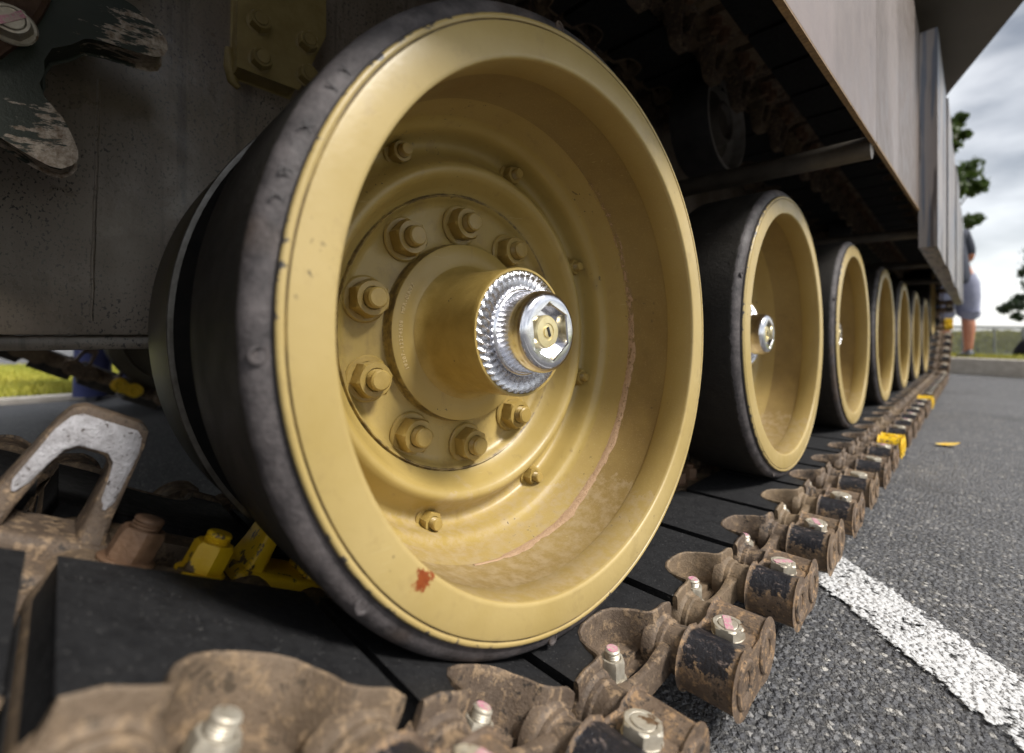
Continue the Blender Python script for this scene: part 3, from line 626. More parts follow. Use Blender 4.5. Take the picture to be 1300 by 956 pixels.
# mud line round the barrel seam
bm = bmesh.new(); rn = random.Random(11); prev = None
for i in range(120):
    a_ = R(64) - R(168) * i / 119
    wd = (0.0058 + 0.0030 * mnoise.noise((i * 0.23, 0, 0)) + 0.0010 * rn.random()) * (1 if 6 < i < 112 else 0.35)
    if i < 45: wd *= 0.75 + 0.6 * abs(mnoise.noise((i * 0.5, 4, 0)))
    x = -0.104 + 0.0035 * mnoise.noise((i * 0.09, 7, 0)) + 0.0010 * rn.uniform(-1, 1)
    r_ = 0.26655
    cur = [bm.verts.new((x + s * wd, (r_ - q) * math.cos(a_), (r_ - q) * math.sin(a_))) for s, q in ((-1.1, 0), (-0.5, 0.0007), (0.5, 0.0008), (1.1, 0))]
    if prev:
        for j in range(3): bm.faces.new((prev[j], prev[j + 1], cur[j + 1], cur[j]))
    prev = cur
mud_me = finish(bm, 'mud_line', 60)
bm = bmesh.new(); lathe(bm, [(-0.0002, 0.0062), (0.0009, 0.0056), (0.0010, 0.0044), (-0.0004, 0.0036), (-0.0006, 0.0)], 20); dim_me = finish(bm, 'vent_plug', 40)
_ty, _tz = unproject(344, 246, -0.006); TA = math.atan2(_tz - H, _ty - Y1)
wy = [Y1 + i * 0.7686 for i in range(6)]; wy.append(wy[5] + 0.8325)
for i, y in enumerate(wy):
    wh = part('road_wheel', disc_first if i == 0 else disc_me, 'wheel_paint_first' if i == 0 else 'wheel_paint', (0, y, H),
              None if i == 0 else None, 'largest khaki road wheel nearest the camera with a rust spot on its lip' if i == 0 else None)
    ty = new_obj('tyre', tyre_me, 'tyre_rubber', wh); ty.rotation_euler = (i * 1.3, 0, 0)
    new_obj('wear_flange', gap_me, 'gap_dark', wh); new_obj('wear_ring', ring_me, 'steel_ring', wh); new_obj('inner_wheel', inner_me, 'inner_tyre', wh)
    new_obj('hub', hub_me, 'nut_paint', wh); new_obj('locking_ring', lock_me, 'lock_ring', wh)
    new_obj('hub_cap', cap_me, 'chrome', wh); new_obj('hub_plug', plug_me, 'brass_plug', wh); new_obj('plug_slot', slot_me, 'dark_slot', wh).rotation_euler = (R(20), 0, 0)
    for aa in ((218, 262, 96, 183) if i == 0 else (160, 40, 250)):
        new_obj('vent_plug', dim_me, 'tyre_rubber', wh, (-0.0066, 0.3085 * math.cos(R(aa)), 0.3085 * math.sin(R(aa))))
    ph = 0 if i == 0 else i * 17
    for k in range(10):
        a_ = R(164 - 36 * k + ph); o = new_obj('wheel_nut', big_me, 'nut_paint', wh, (-0.2062, 0.1480 * math.cos(a_), 0.1480 * math.sin(a_) - (0.003 if i == 0 else 0)), (R(137.5 * k), 0, 0))
    for k in range(8):
        a_ = R(118 - 45 * k + ph); o = new_obj('rim_bolt', small_me, 'nut_paint', wh, (-0.1872, 0.2380 * math.cos(a_), 0.2380 * math.sin(a_) - (0.003 if i == 0 else 0)), (R(97 * k), 0, 0))
    if i == 0:
        new_obj('mud_line', mud_me, 'mud_seal', wh)
        ring_text('casting_mark', '19207-12274508  MFR-0UN97', 0.1030, 0.0068, 0.0005, -0.1878, R(204), R(2.35), 'lettering_paint', wh)
        ring_text('tyre_mark', '28 X 11', 0.3035, 0.0125, 0.0003, -0.0058, TA, R(3.2), 'moulding', wh)

# ---------------- return rollers
bm = bmesh.new(); lathe(bm, [(-0.12, 0.02), (-0.12, 0.140), (-0.115, 0.149), (-0.008, 0.150), (-0.002, 0.148), (-0.002, 0.146)], 64); rol_me = finish(bm, 'return_roller', 40)
bm = bmesh.new(); lathe(bm, [(-0.004, 0.1475), (0.0, 0.1470), (0.0005, 0.1405), (-0.006, 0.139), (-0.030, 0.135), (-0.038, 0.10)], 64); rim_me = finish(bm, 'roller_rim', 40)
bm = bmesh.new(); lathe(bm, [(-0.038, 0.10), (-0.038, 0.068), (-0.018, 0.064), (-0.008, 0.060), (-0.006, 0.052), (-0.02, 0.046), (-0.02, 0)], 48); rh_me = finish(bm, 'roller_hub', 40)
for yy in (1.44, 3.55):
    o = part('return_roller', rol_me, 'roller_black', (-0.239, yy, 1.060))
    new_obj('roller_rim', rim_me, 'roller_rim', o); new_obj('roller_hub', rh_me, 'bar_metal', o)
    bm = bmesh.new(); tube(bm, [(-0.35, 0, 0), (HX + 0.235, 0, 0)], 0.06, 20); new_obj('roller_axle', finish(bm, 'roller_axle'), 'under_dark', o)

# ---------------- drive sprocket
SC = (-0.239, 0.840)
per = [(-18, .269), (-21, .263), (-25, .252), (-29.3, .254), (-31.7, .261), (-35, .266), (-37, .278), (-37.6, .289), (-38.2, .303), (-40.2, .322), (-41.2, .331), (-42.2, .3365), (-43.6, .3385), (-45.0, .3370), (-45.9, .331), (-46.5, .322), (-47.3, .308), (-48.3, .289), (-49.6, .275)]
pts = []
for k in range(11):
    for a_, r_ in per:
        aa = R(a_ - k * 360 / 11); pts.append((r_ * math.cos(aa), r_ * math.sin(aa)))
bm = bmesh.new(); prism(bm, pts[::-1], -0.046, 0.0); rg_me = finish(bm, 'tooth_ring', 40, 0.004, 3, 60)
sp = part('drive_sprocket', rg_me, 'sprocket_paint', (-0.44, SC[0], SC[1]))
o2 = new_obj('tooth_ring', rg_me, 'sprocket_paint', sp, (0.52, 0, 0))
bm = bmesh.new(); lathe(bm, [(-0.10, 0.0), (-0.10, 0.2), (-0.002, 0.2), (0.001, 0.238), (0.010, 0.238), (0.014, 0.234), (0.014, 0.20), (0.03, 0.17), (0.45, 0.17), (0.54, 0.21), (0.54, 0.0)], 72)
new_obj('carrier_drum', finish(bm, 'carrier_drum', 35), 'rust_disc', sp)
sb_me = hexbolt_mesh('sprocket_bolt', 0.0165, 0.014, 0.0105, 0.0015, 0.0200, 0.003, 'x', False)
mk_bm = bmesh.new(); box(mk_bm, 0.0185, 0.0192, -0.0125, 0.0125, -0.0035, 0.0035); mk_me = finish(mk_bm, 'paint_mark')
by, bz = unproject(14, 27, -0.415); br = math.hypot(by - SC[0], bz - SC[1]); ba = math.atan2(bz - SC[1], by - SC[0])
for k in range(11):
    aa = ba + k * 2 * math.pi / 11
    o = new_obj('sprocket_bolt', sb_me, 'bolt_steel', sp, (0.0142, br * math.cos(aa), br * math.sin(aa)), (0.4, 0, 0))
    if k == 0: o['label'] = 'bolt head with a pink paint stripe'
mk = new_obj('paint_mark', mk_me, 'pink_mark', sp, (0.0142, br * math.cos(ba), br * math.sin(ba)), (R(40), 0, 0))

# ---------------- front idler
FI = [5.95, 0.72]
# ---------------- track: belt round sprocket, road wheels and idler (pin line)
PITCH = 0.194
def belt(circles):
    segs = []; n = len(circles)
    tang = []
    for i in range(n):
        (y0, z0, r0), (y1, z1, r1) = circles[i], circles[(i + 1) % n]
        d = Vector((y1 - y0, z1 - z0)); Ld = d.length; base = math.atan2(d.y, d.x)
        g = math.asin((r0 - r1) / Ld)          # counter-clockwise belt keeps circles on its left
        na = base - math.pi / 2 + g
        nv = Vector((math.cos(na), math.sin(na)))
        tang.append((na, Vector((y0, z0)) + nv * r0, Vector((y1, z1)) + nv * r1))
    for i in range(n):
        na, p, q = tang[i]; segs.append(('L', p, q, (q - p).length))
        nb = tang[(i + 1) % n][0]; c = circles[(i + 1) % n]
        da = (nb - na) % (2 * math.pi)
        if da > 6.2: da = 0
        segs.append(('A', c, na, da * c[2], da))
    return segs
def make_belt(fy_): return belt([(SC[0], SC[1], 0.4237), (wy[0], H, 0.3495), (wy[6], H, 0.3495), (fy_, FI[1], 0.35)])
def blen(s): return sum(x[3] for x in s)
lo, hi = 5.85, 6.05
n_sh = round(blen(make_belt(5.95)) / PITCH)
for _ in range(40):
    mid = (lo + hi) / 2
    if blen(make_belt(mid)) < n_sh * PITCH: lo = mid
    else: hi = mid
FI[0] = mid; SEG = make_belt(mid); TOT = blen(SEG)
def at(s):
    s %= TOT
    for g in SEG:
        if s <= g[3]:
            if g[0] == 'L':
                t = (g[2] - g[1]).normalized(); p = g[1] + t * s; return p, t
            c = g[1]; a_ = g[2] + s / c[2]
            return Vector((c[0] + c[2] * math.cos(a_), c[1] + c[2] * math.sin(a_))), Vector((-math.sin(a_), math.cos(a_)))
        s -= g[3]
    return at(0)
# arc length of the flat point y = 0.7105
s_flat = SEG[0][3] + SEG[1][3] + (0.7105 - wy[0])
def frame(s, x0=XC, dy=0.0):
    p, t = at(s); nrm = Vector((-t.y, t.x))
    m = Matrix.Identity(4)
    m.col[0][:3] = (1, 0, 0); m.col[1][:3] = (0, t.x, t.y); m.col[2][:3] = (0, nrm.x, nrm.y); m.col[3][:3] = (x0, p.x + dy, p.y)
    return m
# shoe body: two pin tubes, web, bridge at each end, cup shaped end plates with ears
POCKET = [(0.2355, -0.0885), (0.2360, -0.075), (0.2360, -0.060), (0.2345, -0.0505), (0.2290, -0.0470), (0.2180, -0.0445), (0.2050, -0.0390), (0.1950, -0.0300), (0.1900, -0.0180), (0.1885, 0.0)]
POCKET = POCKET + [(x, -y) for x, y in POCKET[-2::-1]]
def shoe_mesh():
    bm = bmesh.new(); PY = 0.0645
    b2 = bmesh.new()
    for sy in (-1, 1):
        prf = [(-0.272, 0.014), (-0.272, 0.0235), (-0.262, 0.0250), (-0.255, 0.0235), (-0.250, 0.0235), (-0.2485, 0.0262), (-0.2440, 0.0262), (-0.2425, 0.0240), (-0.232, 0.0240), (0.232, 0.0240), (0.2425, 0.0240), (0.2440, 0.0262), (0.2485, 0.0262), (0.250, 0.0235), (0.255, 0.0235), (0.262, 0.0250), (0.272, 0.0235), (0.272, 0.014)]
        vs = [v for r_ in lathe(b2, prf, 18) for v in r_]; bmesh.ops.translate(b2, verts=vs, vec=(0, sy * PY, 0))
    for (x0, x1) in ((-0.225, 0.225),):
        box(b2, x0, x1, -PY, PY, -0.020, -0.005)
    for xx in (-0.050, 0.050): box(b2, xx - 0.018, xx + 0.018, -0.062, 0.030, -0.01, 0.0245)
    me1 = finish(b2, 'a', 40); bm.from_mesh(me1); bpy.data.meshes.remove(me1)
    b2 = bmesh.new()
    for sx in (-1, 1):
        # bridge: concave yoke between the two tubes just inside the connector
        top = []; m_ = 9
        for i in range(m_):
            t = -1 + 2 * i / (m_ - 1); top.append((t * PY, 0.0205 - 0.0150 * (1 - t * t)))
        bot = [(y, z - (0.026 + 0.010 * (1 - (y / PY) ** 2)) * 0.85) for y, z in top]
        xo = [0.2710 - 0.0145 * (1 - (y / PY) ** 2) ** 0.8 for y, z in top]; xi = [0.2480 - 0.004 * (y / PY) ** 2 + 0.0 for y, z in top]
        V = [[b2.verts.new((sx * x, y, z)) for (x, y, z) in ((xo[i], *top[i]), (xo[i], *bot[i]), (xi[i], *bot[i]), (xi[i], *top[i]))] for i in range(m_)]
        for A, B in zip(V, V[1:]):
            for j in range(4): b2.faces.new((A[j], A[(j + 1) % 4], B[(j + 1) % 4], B[j]))
        b2.faces.new(V[0]); b2.faces.new(V[-1][::-1])
    me1 = finish(b2, 'b', 50, 0.003, 2, 40); bm.from_mesh(me1); bpy.data.meshes.remove(me1)
    b2 = bmesh.new()
    for sx in (-1, 1):
        # steel rim of the pad: an ear over each tube and a deep rounded pocket between them
        pl = POCKET; n_ = len(pl); V = []
        for i, (x, y) in enumerate(pl):
            p0, p1 = Vector(pl[max(i - 1, 0)]), Vector(pl[min(i + 1, n_ - 1)]); t = (p1 - p0).normalized(); nx, ny = t.y, -t.x
            ear = min(1.0, max(0.0, (abs(y) - 0.040) / 0.010)); zt = 0.0335 + 0.0045 * ear * (1 - max(0, (abs(y) - 0.078) / 0.0105))
            def q(d, z): return b2.verts.new((sx * (x + nx * d), y + ny * d, z))
            V.append([q(0.0032, -0.022), q(0.0036, zt - 0.006), q(0.0026, zt - 0.0012), q(0.0008, zt), q(-0.0016, zt - 0.0010), q(-0.0026, zt - 0.004), q(-0.0026, -0.022)])
        for A, B in zip(V, V[1:]):
            for j in range(7): b2.faces.new((A[j], A[(j + 1) % 7], B[(j + 1) % 7], B[j]))
        b2.faces.new(V[0]); b2.faces.new(V[-1][::-1])
        # floor of the pocket
        fl = [b2.verts.new((sx * x, y, -0.012)) for x, y in pl if abs(y) < 0.056]; b2.faces.new(fl)
        for sy in (-1, 1):      # swelling where each tube leaves the rim
            vs = [v for r_ in lathe(b2, [(0.2300, 0.0300), (0.2385, 0.0295), (0.2425, 0.0275), (0.2445, 0.0240)], 20) for v in r_]
            if sx < 0: bmesh.ops.scale(b2, vec=(-1, 1, 1), verts=vs)
            bmesh.ops.translate(b2, verts=vs, vec=(0, sy * PY, 0))
    me1 = finish(b2, 'c', 45); bm.from_mesh(me1); bpy.data.meshes.remove(me1)
    return finish(bm, 'track_shoe', 42)
shoe_me = shoe_mesh()
bm = bmesh.new(); pp = [(0.070, -0.0875)] + [(x - 0.002, y * 0.989) for x, y in POCKET] + [(0.070, 0.0875)]
prism(bm, pp, -0.004, 0.032, 'z'); pad_me = finish(bm, 'rubber_pad', 40, 0.0015, 2, 60)
bm = bmesh.new(); box(bm, -0.222, -0.030, -0.080, 0.080, -0.0628, -0.015); box(bm, 0.030, 0.222, -0.080, 0.080, -0.0628, -0.015); gpad_me = finish(bm, 'ground_pad', 40, 0.006, 2)
padnut_me = hexbolt_mesh('pad_nut', 0.0128, 0.020, 0.0080, 0.0085, 0.0150, 0.002, 'z')
bm = bmesh.new(); tube(bm, [(0, 0, 0.0300), (0, 0, 0.0311)], 0.0058, 16); nutmark_me = finish(bm, 'paint_mark', 40)
# end connector: two bosses round the pins, waist, saddle for the wedge bolt
def connector_mesh(sx):
    bm = bmesh.new(); PY = 0.0325; rr = 0.0308
    out = []
    for i in range(19):
        a_ = R(90) - R(180) * i / 18; out.append((PY + rr * math.cos(a_), rr * math.sin(a_)))
    out += [(0.012, -0.0275), (-0.012, -0.0275)]
    for i in range(19):
        a_ = R(270) - R(180) * i / 18; out.append((-PY + rr * math.cos(a_), rr * math.sin(a_)))
    out += [(-0.017, 0.0255), (-0.0135, 0.0205), (0.0135, 0.0205), (0.017, 0.0255)]
    x0, x1 = sorted((sx * 0.2728, sx * 0.3290))
    prism(bm, out, x0, x1)
    me1 = finish(bm, 'c', 40, 0.0035, 3, 50); bm = bmesh.new(); bm.from_mesh(me1); bpy.data.meshes.remove(me1)
    b2 = bmesh.new()
    for sy in (-1, 1):
        vs = [v for r_ in lathe(b2, [(0.3285, 0.0235), (0.3305, 0.0232), (0.3318, 0.0215), (0.3315, 0.0150), (0.3300, 0.0122), (0.3260, 0.0115), (0.3255, 0.0)], 28) for v in r_]
        bmesh.ops.translate(b2, verts=vs, vec=(0, sy * PY, 0))
    # rear lug under the bolt
    box(b2, 0.277, 0.325, -0.0165, 0.0165, 0.012, 0.0222)
    if sx < 0: bmesh.ops.scale(b2, vec=(-1, 1, 1), verts=b2.verts)
    me1 = finish(b2, 'd', 40); bm.from_mesh(me1); bpy.data.meshes.remove(me1)
    return finish(bm, 'end_connector', 40)
con_o, con_i = connector_mesh(1), connector_mesh(-1)
wb_me = hexbolt_mesh('wedge_bolt', 0.0172, 0.0105, 0.0100, 0.0006, 0.0165, 0.0012, 'z', False)
bm = bmesh.new(); box(bm, -0.0040, 0.0040, -0.0120, 0.0120, 0.0117, 0.0125); wbmark_me = finish(bm, 'paint_mark')
# centre guide: base across the joint, arched horn with bare worn face, two nuts
def guide_mesh():
    bm = bmesh.new()
    box(bm, -0.0340, 0.0340, -0.0500, 0.0500, -0.024, 0.026); box(bm, -0.066, 0.066, -0.040, 0.040, -0.022, 0.012)
    me1 = finish(bm, 'b', 40, 0.008, 3); bm = bmesh.new(); bm.from_mesh(me1); bpy.data.meshes.remove(me1)
    b2 = bmesh.new()
    o = [(-0.042, 0.020), (-0.0365, 0.040), (-0.030, 0.086), (-0.0265, 0.0965), (-0.020, 0.100), (0.020, 0.100), (0.0265, 0.0965), (0.030, 0.086), (0.0365, 0.040), (0.042, 0.020)]
    inn = [(-0.0225, 0.020), (-0.0215, 0.036), (-0.0180, 0.060), (-0.0150, 0.0690), (-0.0090, 0.0740), (0.0090, 0.0740), (0.0150, 0.0690), (0.0180, 0.060), (0.0215, 0.036), (0.0225, 0.020)]
    o = [(y, 0.020 + (z - 0.020) * 1.22) for y, z in o]; inn = [(y, 0.020 + (z - 0.020) * 1.22) for y, z in inn]
    hw = [0.029, 0.024, 0.0165, 0.0145, 0.0135, 0.0135, 0.0145, 0.0165, 0.024, 0.029]
    V = []
    for i in range(10):
        V.append([b2.verts.new(p) for p in ((hw[i], *o[i]), (hw[i], *inn[i]), (-hw[i], *inn[i]), (-hw[i], *o[i]))])
    for A, B in zip(V, V[1:]):
        for j in range(4): b2.faces.new((A[j], A[(j + 1) % 4], B[(j + 1) % 4], B[j]))
    b2.faces.new(V[0]); b2.faces.new(V[-1][::-1])
    me1 = finish(b2, 'h', 40, 0.003, 2, 40); bm.from_mesh(me1); bpy.data.meshes.remove(me1)
    return finish(bm, 'center_guide', 40)
guide_me = guide_mesh()
bm = bmesh.new()     # bare worn metal on the outboard face of the horn
oo = [(-0.0290, 0.0445), (-0.0322, 0.0500), (-0.0285, 0.082), (-0.0245, 0.0915), (-0.0190, 0.0945), (0.0190, 0.0945), (0.0245, 0.0915), (0.0285, 0.082), (0.0322, 0.0500), (0.0290, 0.0445)]
ii = [(-0.0262, 0.0445), (-0.0225, 0.0500), (-0.0195, 0.062), (-0.0160, 0.0720), (-0.0095, 0.0765), (0.0095, 0.0765), (0.0160, 0.0720), (0.0195, 0.062), (0.0225, 0.0500), (0.0262, 0.0445)]
oo = [(y, 0.020 + (z - 0.020) * 1.22) for y, z in oo]; ii = [(y, 0.020 + (z - 0.020) * 1.22) for y, z in ii]
def hwz(z0): z = 0.020 + (z0 - 0.020) / 1.22; return (0.024 + (0.0165 - 0.024) * (z - 0.036) / 0.05 if z < 0.086 else 0.0165 - 0.003 * (z - 0.086) / 0.014)
Vo = []
for p, q in zip(oo, ii):
    Vo.append([bm.verts.new((hwz(z) + d, y, z)) for (y, z), d in ((p, -0.0010), (((p[0] * 0.8 + q[0] * 0.2), (p[1] * 0.8 + q[1] * 0.2)), 0.0012), (((p[0] * 0.2 + q[0] * 0.8), (p[1] * 0.2 + q[1] * 0.8)), 0.0012), (q, -0.0010))])
for A, B in zip(Vo, Vo[1:]):
    for j in range(3): bm.faces.new((A[j], A[j + 1], B[j + 1], B[j]))
face_me = finish(bm, 'worn_face', 60)
gnut_me = hexbolt_mesh('guide_nut', 0.0165, 0.022, 0.0105, 0.0085, 0.0200, 0.003, 'z')
def yellow(o): o.data = o.data.copy(); o.data.materials.clear(); o.data.materials.append(MAT['yellow_paint'])
def put(name, me, material, m, parent=tank):
    o = new_obj(name, me, material, parent); o.matrix_local = Matrix.Translation(-Vector(tank.location)) @ m; return o
def sub(name, me, material, par, loc=(0, 0, 0), rot=None): return new_obj(name, me, material, par, loc, rot)
YEL_CON = (1.94, 3.19)
rnk = random.Random(21)
def jit(m, k): return m @ Matrix.Translation((rnk.uniform(-k, k), 0, 0))
for k in range(n_sh):
    sj = s_flat + (k - 4) * PITCH; m = frame(sj); ms = frame(sj + PITCH / 2)
    yj, zj = m[1][3], m[2][3]
    o = put('track_shoe', shoe_me, 'cast_steel', jit(ms, 0.0012))
    sub('rubber_pad', pad_me, 'track_rubber', o); p2 = sub('rubber_pad', pad_me, 'track_rubber', o); p2.rotation_euler = (0, 0, math.pi)
    sub('ground_pad', gpad_me, 'ground_rubber', o)
    if k < 40:
        nu = sub('pad_nut', padnut_me, 'bolt_steel', o, (0.2240, -0.012, -0.010), (0, 0, rnk.random() * 6))
        if rnk.random() < 0.6: sub('paint_mark', nutmark_me, 'pink_mark', o, nu.location)
    flat = abs(zj - 0.063) < 0.002
    isy = (flat and min(abs(yj - q) for q in YEL_CON) < PITCH / 2) or (yj > 5.6 and 0.52 < zj < 0.66)
    c = put('end_connector', con_o, 'cast_connector', jit(m, 0.0022) @ Matrix.Rotation(rnk.uniform(-0.035, 0.035), 4, 'X')); b_ = sub('wedge_bolt', wb_me, 'bolt_steel', c, (0.301, 0.0, 0.0215), (0, 0, rnk.random() * 6))
    if rnk.random() < 0.35 or k in (4, 5): sub('paint_mark', wbmark_me, 'pink_mark', c, (0.301, 0.0, 0.0218), (0, 0, rnk.uniform(-0.8, 0.8)))
    if isy: yellow(c); yellow(b_); c['label'] = 'yellow painted end connector'
    c2 = put('end_connector', con_i, 'cast_steel', m)
    g = put('center_guide', guide_me, 'cast_steel' if k != 1 else 'yellow_paint', m @ Matrix.Translation((-0.0175, 0, 0)))
    if k == 1: yellow(g); g['label'] = 'yellow painted centre guide below the nearest wheel'
    if k != 1 and zj < 0.9: sub('worn_face', face_me, 'silver_wear', g)
    for q in (-0.0860, 0.0540):
        nb = sub('guide_nut', gnut_me, 'guide_rust', g, (0.050, q, 0.024))
        if k == 1: yellow(nb)

# front idler wheel inside the loop
idl = part('idler_wheel', disc_me, 'wheel_paint', (0, FI[0], FI[1])); sub('tyre', tyre_me, 'tyre_rubber', idl); sub('inner_wheel', inner_me, 'inner_tyre', idl); sub('hub', hub_me, 'nut_paint', idl); sub('hub_cap', cap_me, 'chrome', idl)

# far side running gear seen under the belly
FX, FDY = -3.02, 0.09
for k in range(-1, 9):
    sj = s_flat + (k - 5) * PITCH
    o = put('track_shoe', shoe_me, 'cast_steel', frame(sj + PITCH / 2, FX, FDY)); sub('rubber_pad', pad_me, 'track_rubber', o); p2 = sub('rubber_pad', pad_me, 'track_rubber', o); p2.rotation_euler = (0, 0, math.pi)
    sub('ground_pad', gpad_me, 'ground_rubber', o)
    c = put('end_connector', con_o, 'cast_connector', frame(sj, FX, FDY))
    if k == 2: yellow(c); c['label'] = 'yellow painted connector on the far track'
    put('end_connector', con_i, 'cast_steel', frame(sj, FX, FDY)); put('center_guide', guide_me, 'cast_steel', frame(sj, FX + 0.0175, FDY))
for j in range(2):
    wh = part('road_wheel', disc_me, 'wheel_paint', (FX - 0.20, wy[j] + FDY, H), (0, 0, math.pi)); sub('tyre', tyre_me, 'tyre_rubber', wh); sub('inner_wheel', inner_me, 'tyre_rubber', wh)

# ------------------------------------------------------------------ people
def skin_body(name, verts, edges, root=0, sub_lv=2):
    me = bpy.data.meshes.new(name); me.from_pydata([v[:3] for v in verts], edges, [])
    ob = bpy.data.objects.new(name, me); COL.objects.link(ob)
    sk = ob.modifiers.new('s', 'SKIN'); sk.use_smooth_shade = True
    for i, v in enumerate(verts):
        r = v[3] if not isinstance(v[3], tuple) else v[3]
        me.skin_vertices[0].data[i].radius = (r, r) if not isinstance(r, tuple) else r
    me.skin_vertices[0].data[root].use_root = True
    ob.modifiers.new('d', 'SUBSURF').levels = sub_lv
    dg = bpy.context.evaluated_depsgraph_get(); out = bpy.data.meshes.new_from_object(ob.evaluated_get(dg)); out.name = name
    bpy.data.objects.remove(ob)
    for p in out.polygons: p.use_smooth = True
    return out
def blob(bm, c, r, seg=16, squash=(1, 1, 1)):
    bmesh.ops.create_uvsphere(bm, u_segments=seg, v_segments=seg // 2, radius=r, matrix=Matrix.Translation(c) @ Matrix.Diagonal((*squash, 1)))
def shoe(name, material, parent, c, rz):
    bm = bmesh.new()
    V = []
    for (y, w_, h_) in ((-0.085, 0.026, 0.060), (-0.06, 0.036, 0.085), (0.0, 0.038, 0.085), (0.06, 0.044, 0.066), (0.12, 0.048, 0.050), (0.165, 0.034, 0.040), (0.185, 0.012, 0.026)):
        V.append([bm.verts.new((w_ * math.cos(a_), y, max(0.0, h_ * (0.5 + 0.62 * math.sin(a_))) if math.sin(a_) > -0.8 else 0.0)) for a_ in [2 * math.pi * i / 12 for i in range(12)]])
    for A, B in zip(V, V[1:]):
        for j in range(12): bm.faces.new((A[j], A[(j + 1) % 12], B[(j + 1) % 12], B[j]))
    bm.faces.new(V[0][::-1]); bm.faces.new(V[-1]); return new_obj(name, finish(bm, name, 50), material, parent, c, (0, 0, rz))
def standing_person(loc, rz, lean, label, top, bottom, shorts, shoes):
    """facing local +y; lean shifts the shoulders sideways (local x)"""
    l = lean
    V = [(0, 0, .93, .13), (l * .35, 0, 1.08, .125), (l * .75, .01, 1.28, .14), (l, .01, 1.42, .085), (l * 1.1, .02, 1.50, .055), (l * 1.2, .035, 1.60, .080), (l * 1.25, .035, 1.70, .088), (l * 1.27, .03, 1.77, .055),
         (-.095, 0, .86, .092), (-.105, .015, .50, .060), (-.105, -.02, .36, .062), (-.105, -.01, .10, .038), (-.105, .05, .035, .036), (-.11, .13, .03, .030),
         (.095, 0, .86, .092), (.105, .015, .50, .060), (.105, -.02, .36, .062), (.105, -.01, .10, .038), (.105, .05, .035, .036), (.11, .13, .03, .030),
         (l - .17, 0, 1.39, .055), (l - .24, .03, 1.13, .042), (l - .20, .24, 1.04, .030), (l - .18, .31, 1.04, .026),
         (l + .17, 0, 1.39, .055), (l + .24, .03, 1.13, .042), (l + .20, .24, 1.04, .030), (l + .18, .31, 1.04, .026)]
    E_ = [(0, 1), (1, 2), (2, 3), (3, 4), (4, 5), (5, 6), (6, 7), (0, 8), (8, 9), (9, 10), (10, 11), (11, 12), (12, 13), (0, 14), (14, 15), (15, 16), (16, 17), (17, 18), (18, 19), (3, 20), (20, 21), (21, 22), (22, 23), (3, 24), (24, 25), (25, 26), (26, 27)]
    k = len(V)
    for s in (-1, 1):        # five fingers on each hand
        hx, hy, hz = l + s * .18, .33, 1.03
        for f_, (dx, dy, ln) in enumerate(((-.022, .004, .060), (-.008, .012, .072), (.007, .014, .070), (.020, .010, .055), (-.030 * s, .030, .040))):
            V += [(hx + dx, hy + dy, hz - .03, .0085), (hx + dx * 1.05, hy + dy + .012, hz - .03 - ln * .6, .0080), (hx + dx * 1.05, hy + dy + .030, hz - .03 - ln, .0065)]
            E_ += [(23 if s < 0 else 27, k), (k, k + 1), (k + 1, k + 2)]; k += 3
    body = new_obj('person', skin_body('person', V, E_), 'skin', None, loc, (0, 0, rz)); tag(body, label, 'person')
    hb = bmesh.new(); blob(hb, (l * 1.25, .015, 1.715), .098, 20, (0.92, 1.0, 0.95)); bmesh.ops.delete(hb, geom=[v for v in hb.verts if v.co.y > .06 and v.co.z < 1.75], context='VERTS'); new_obj('hair', finish(hb, 'hair', 60), 'hair', body)
    fb = bmesh.new(); blob(fb, (l * 1.25, .125, 1.655), .016, 10, (0.8, 1, 1.3)); new_obj('nose', finish(fb, 'nose', 60), 'skin', body)
    for s in (-1, 1):
        fb = bmesh.new(); blob(fb, (l * 1.25 + s * .034, .105, 1.685), .012, 10); new_obj('eye', finish(fb, 'eye', 60), 'shoe_dark', body)
        fb = bmesh.new(); blob(fb, (l * 1.25 + s * .092, .03, 1.665), .026, 10, (0.35, 0.7, 1)); new_obj('ear', finish(fb, 'ear', 60), 'skin', body)
    sv = [(0, 0, .80, .150), (0, 0, .88, .155), (l * .35, 0, 1.08, .150), (l * .75, .01, 1.28, .165), (l, .01, 1.42, .10), (l - .16, 0, 1.39, .078), (l - .225, .03, 1.20, .066), (l - .23, .10, 1.10, .055), (l + .16, 0, 1.39, .078), (l + .225, .03, 1.20, .066), (l + .23, .10, 1.10, .055)]
    new_obj('shirt', skin_body('shirt', sv, [(0, 1), (1, 2), (2, 3), (3, 4), (4, 5), (5, 6), (6, 7), (4, 8), (8, 9), (9, 10)]), top, body)
    bt = bmesh.new(); z1 = .50 if shorts else .035
    for s_ in (-1, 1):
        tube(bt, [(s_ * .060, 0, .92), (s_ * .085, 0, .82), (s_ * .100, .005, .68), (s_ * .108, .012, max(z1 + .01, .52)), (s_ * .108, 0, (max(z1 + .01, .52) + z1) / 2), (s_ * .108, .01, z1)], [.105, .120, .112, .100 if shorts else .092, .104 if shorts else .090, .106 if shorts else .096], 20)
    nm = 'shorts' if shorts else 'trousers'
    new_obj(nm, finish(bt, nm, 60), bottom, body)
    for s in (-1, 1): shoe('shoe', shoes, body, (s * .107, .02, 0.001), 0)
    return body
standing_person((0.125, 7.22, 0.165), R(20), -0.10, 'person in navy shirt and pale grey shorts standing beyond the front of the tank', 'navy_cloth', 'grey_shorts', True, 'shoe_dark')
standing_person((-3.62, 0.25, 0.0), R(80), 0.0, 'person in dark blue trousers seen under the tank belly by the verge', 'navy_cloth', 'blue_trousers', False, 'shoe_dark')

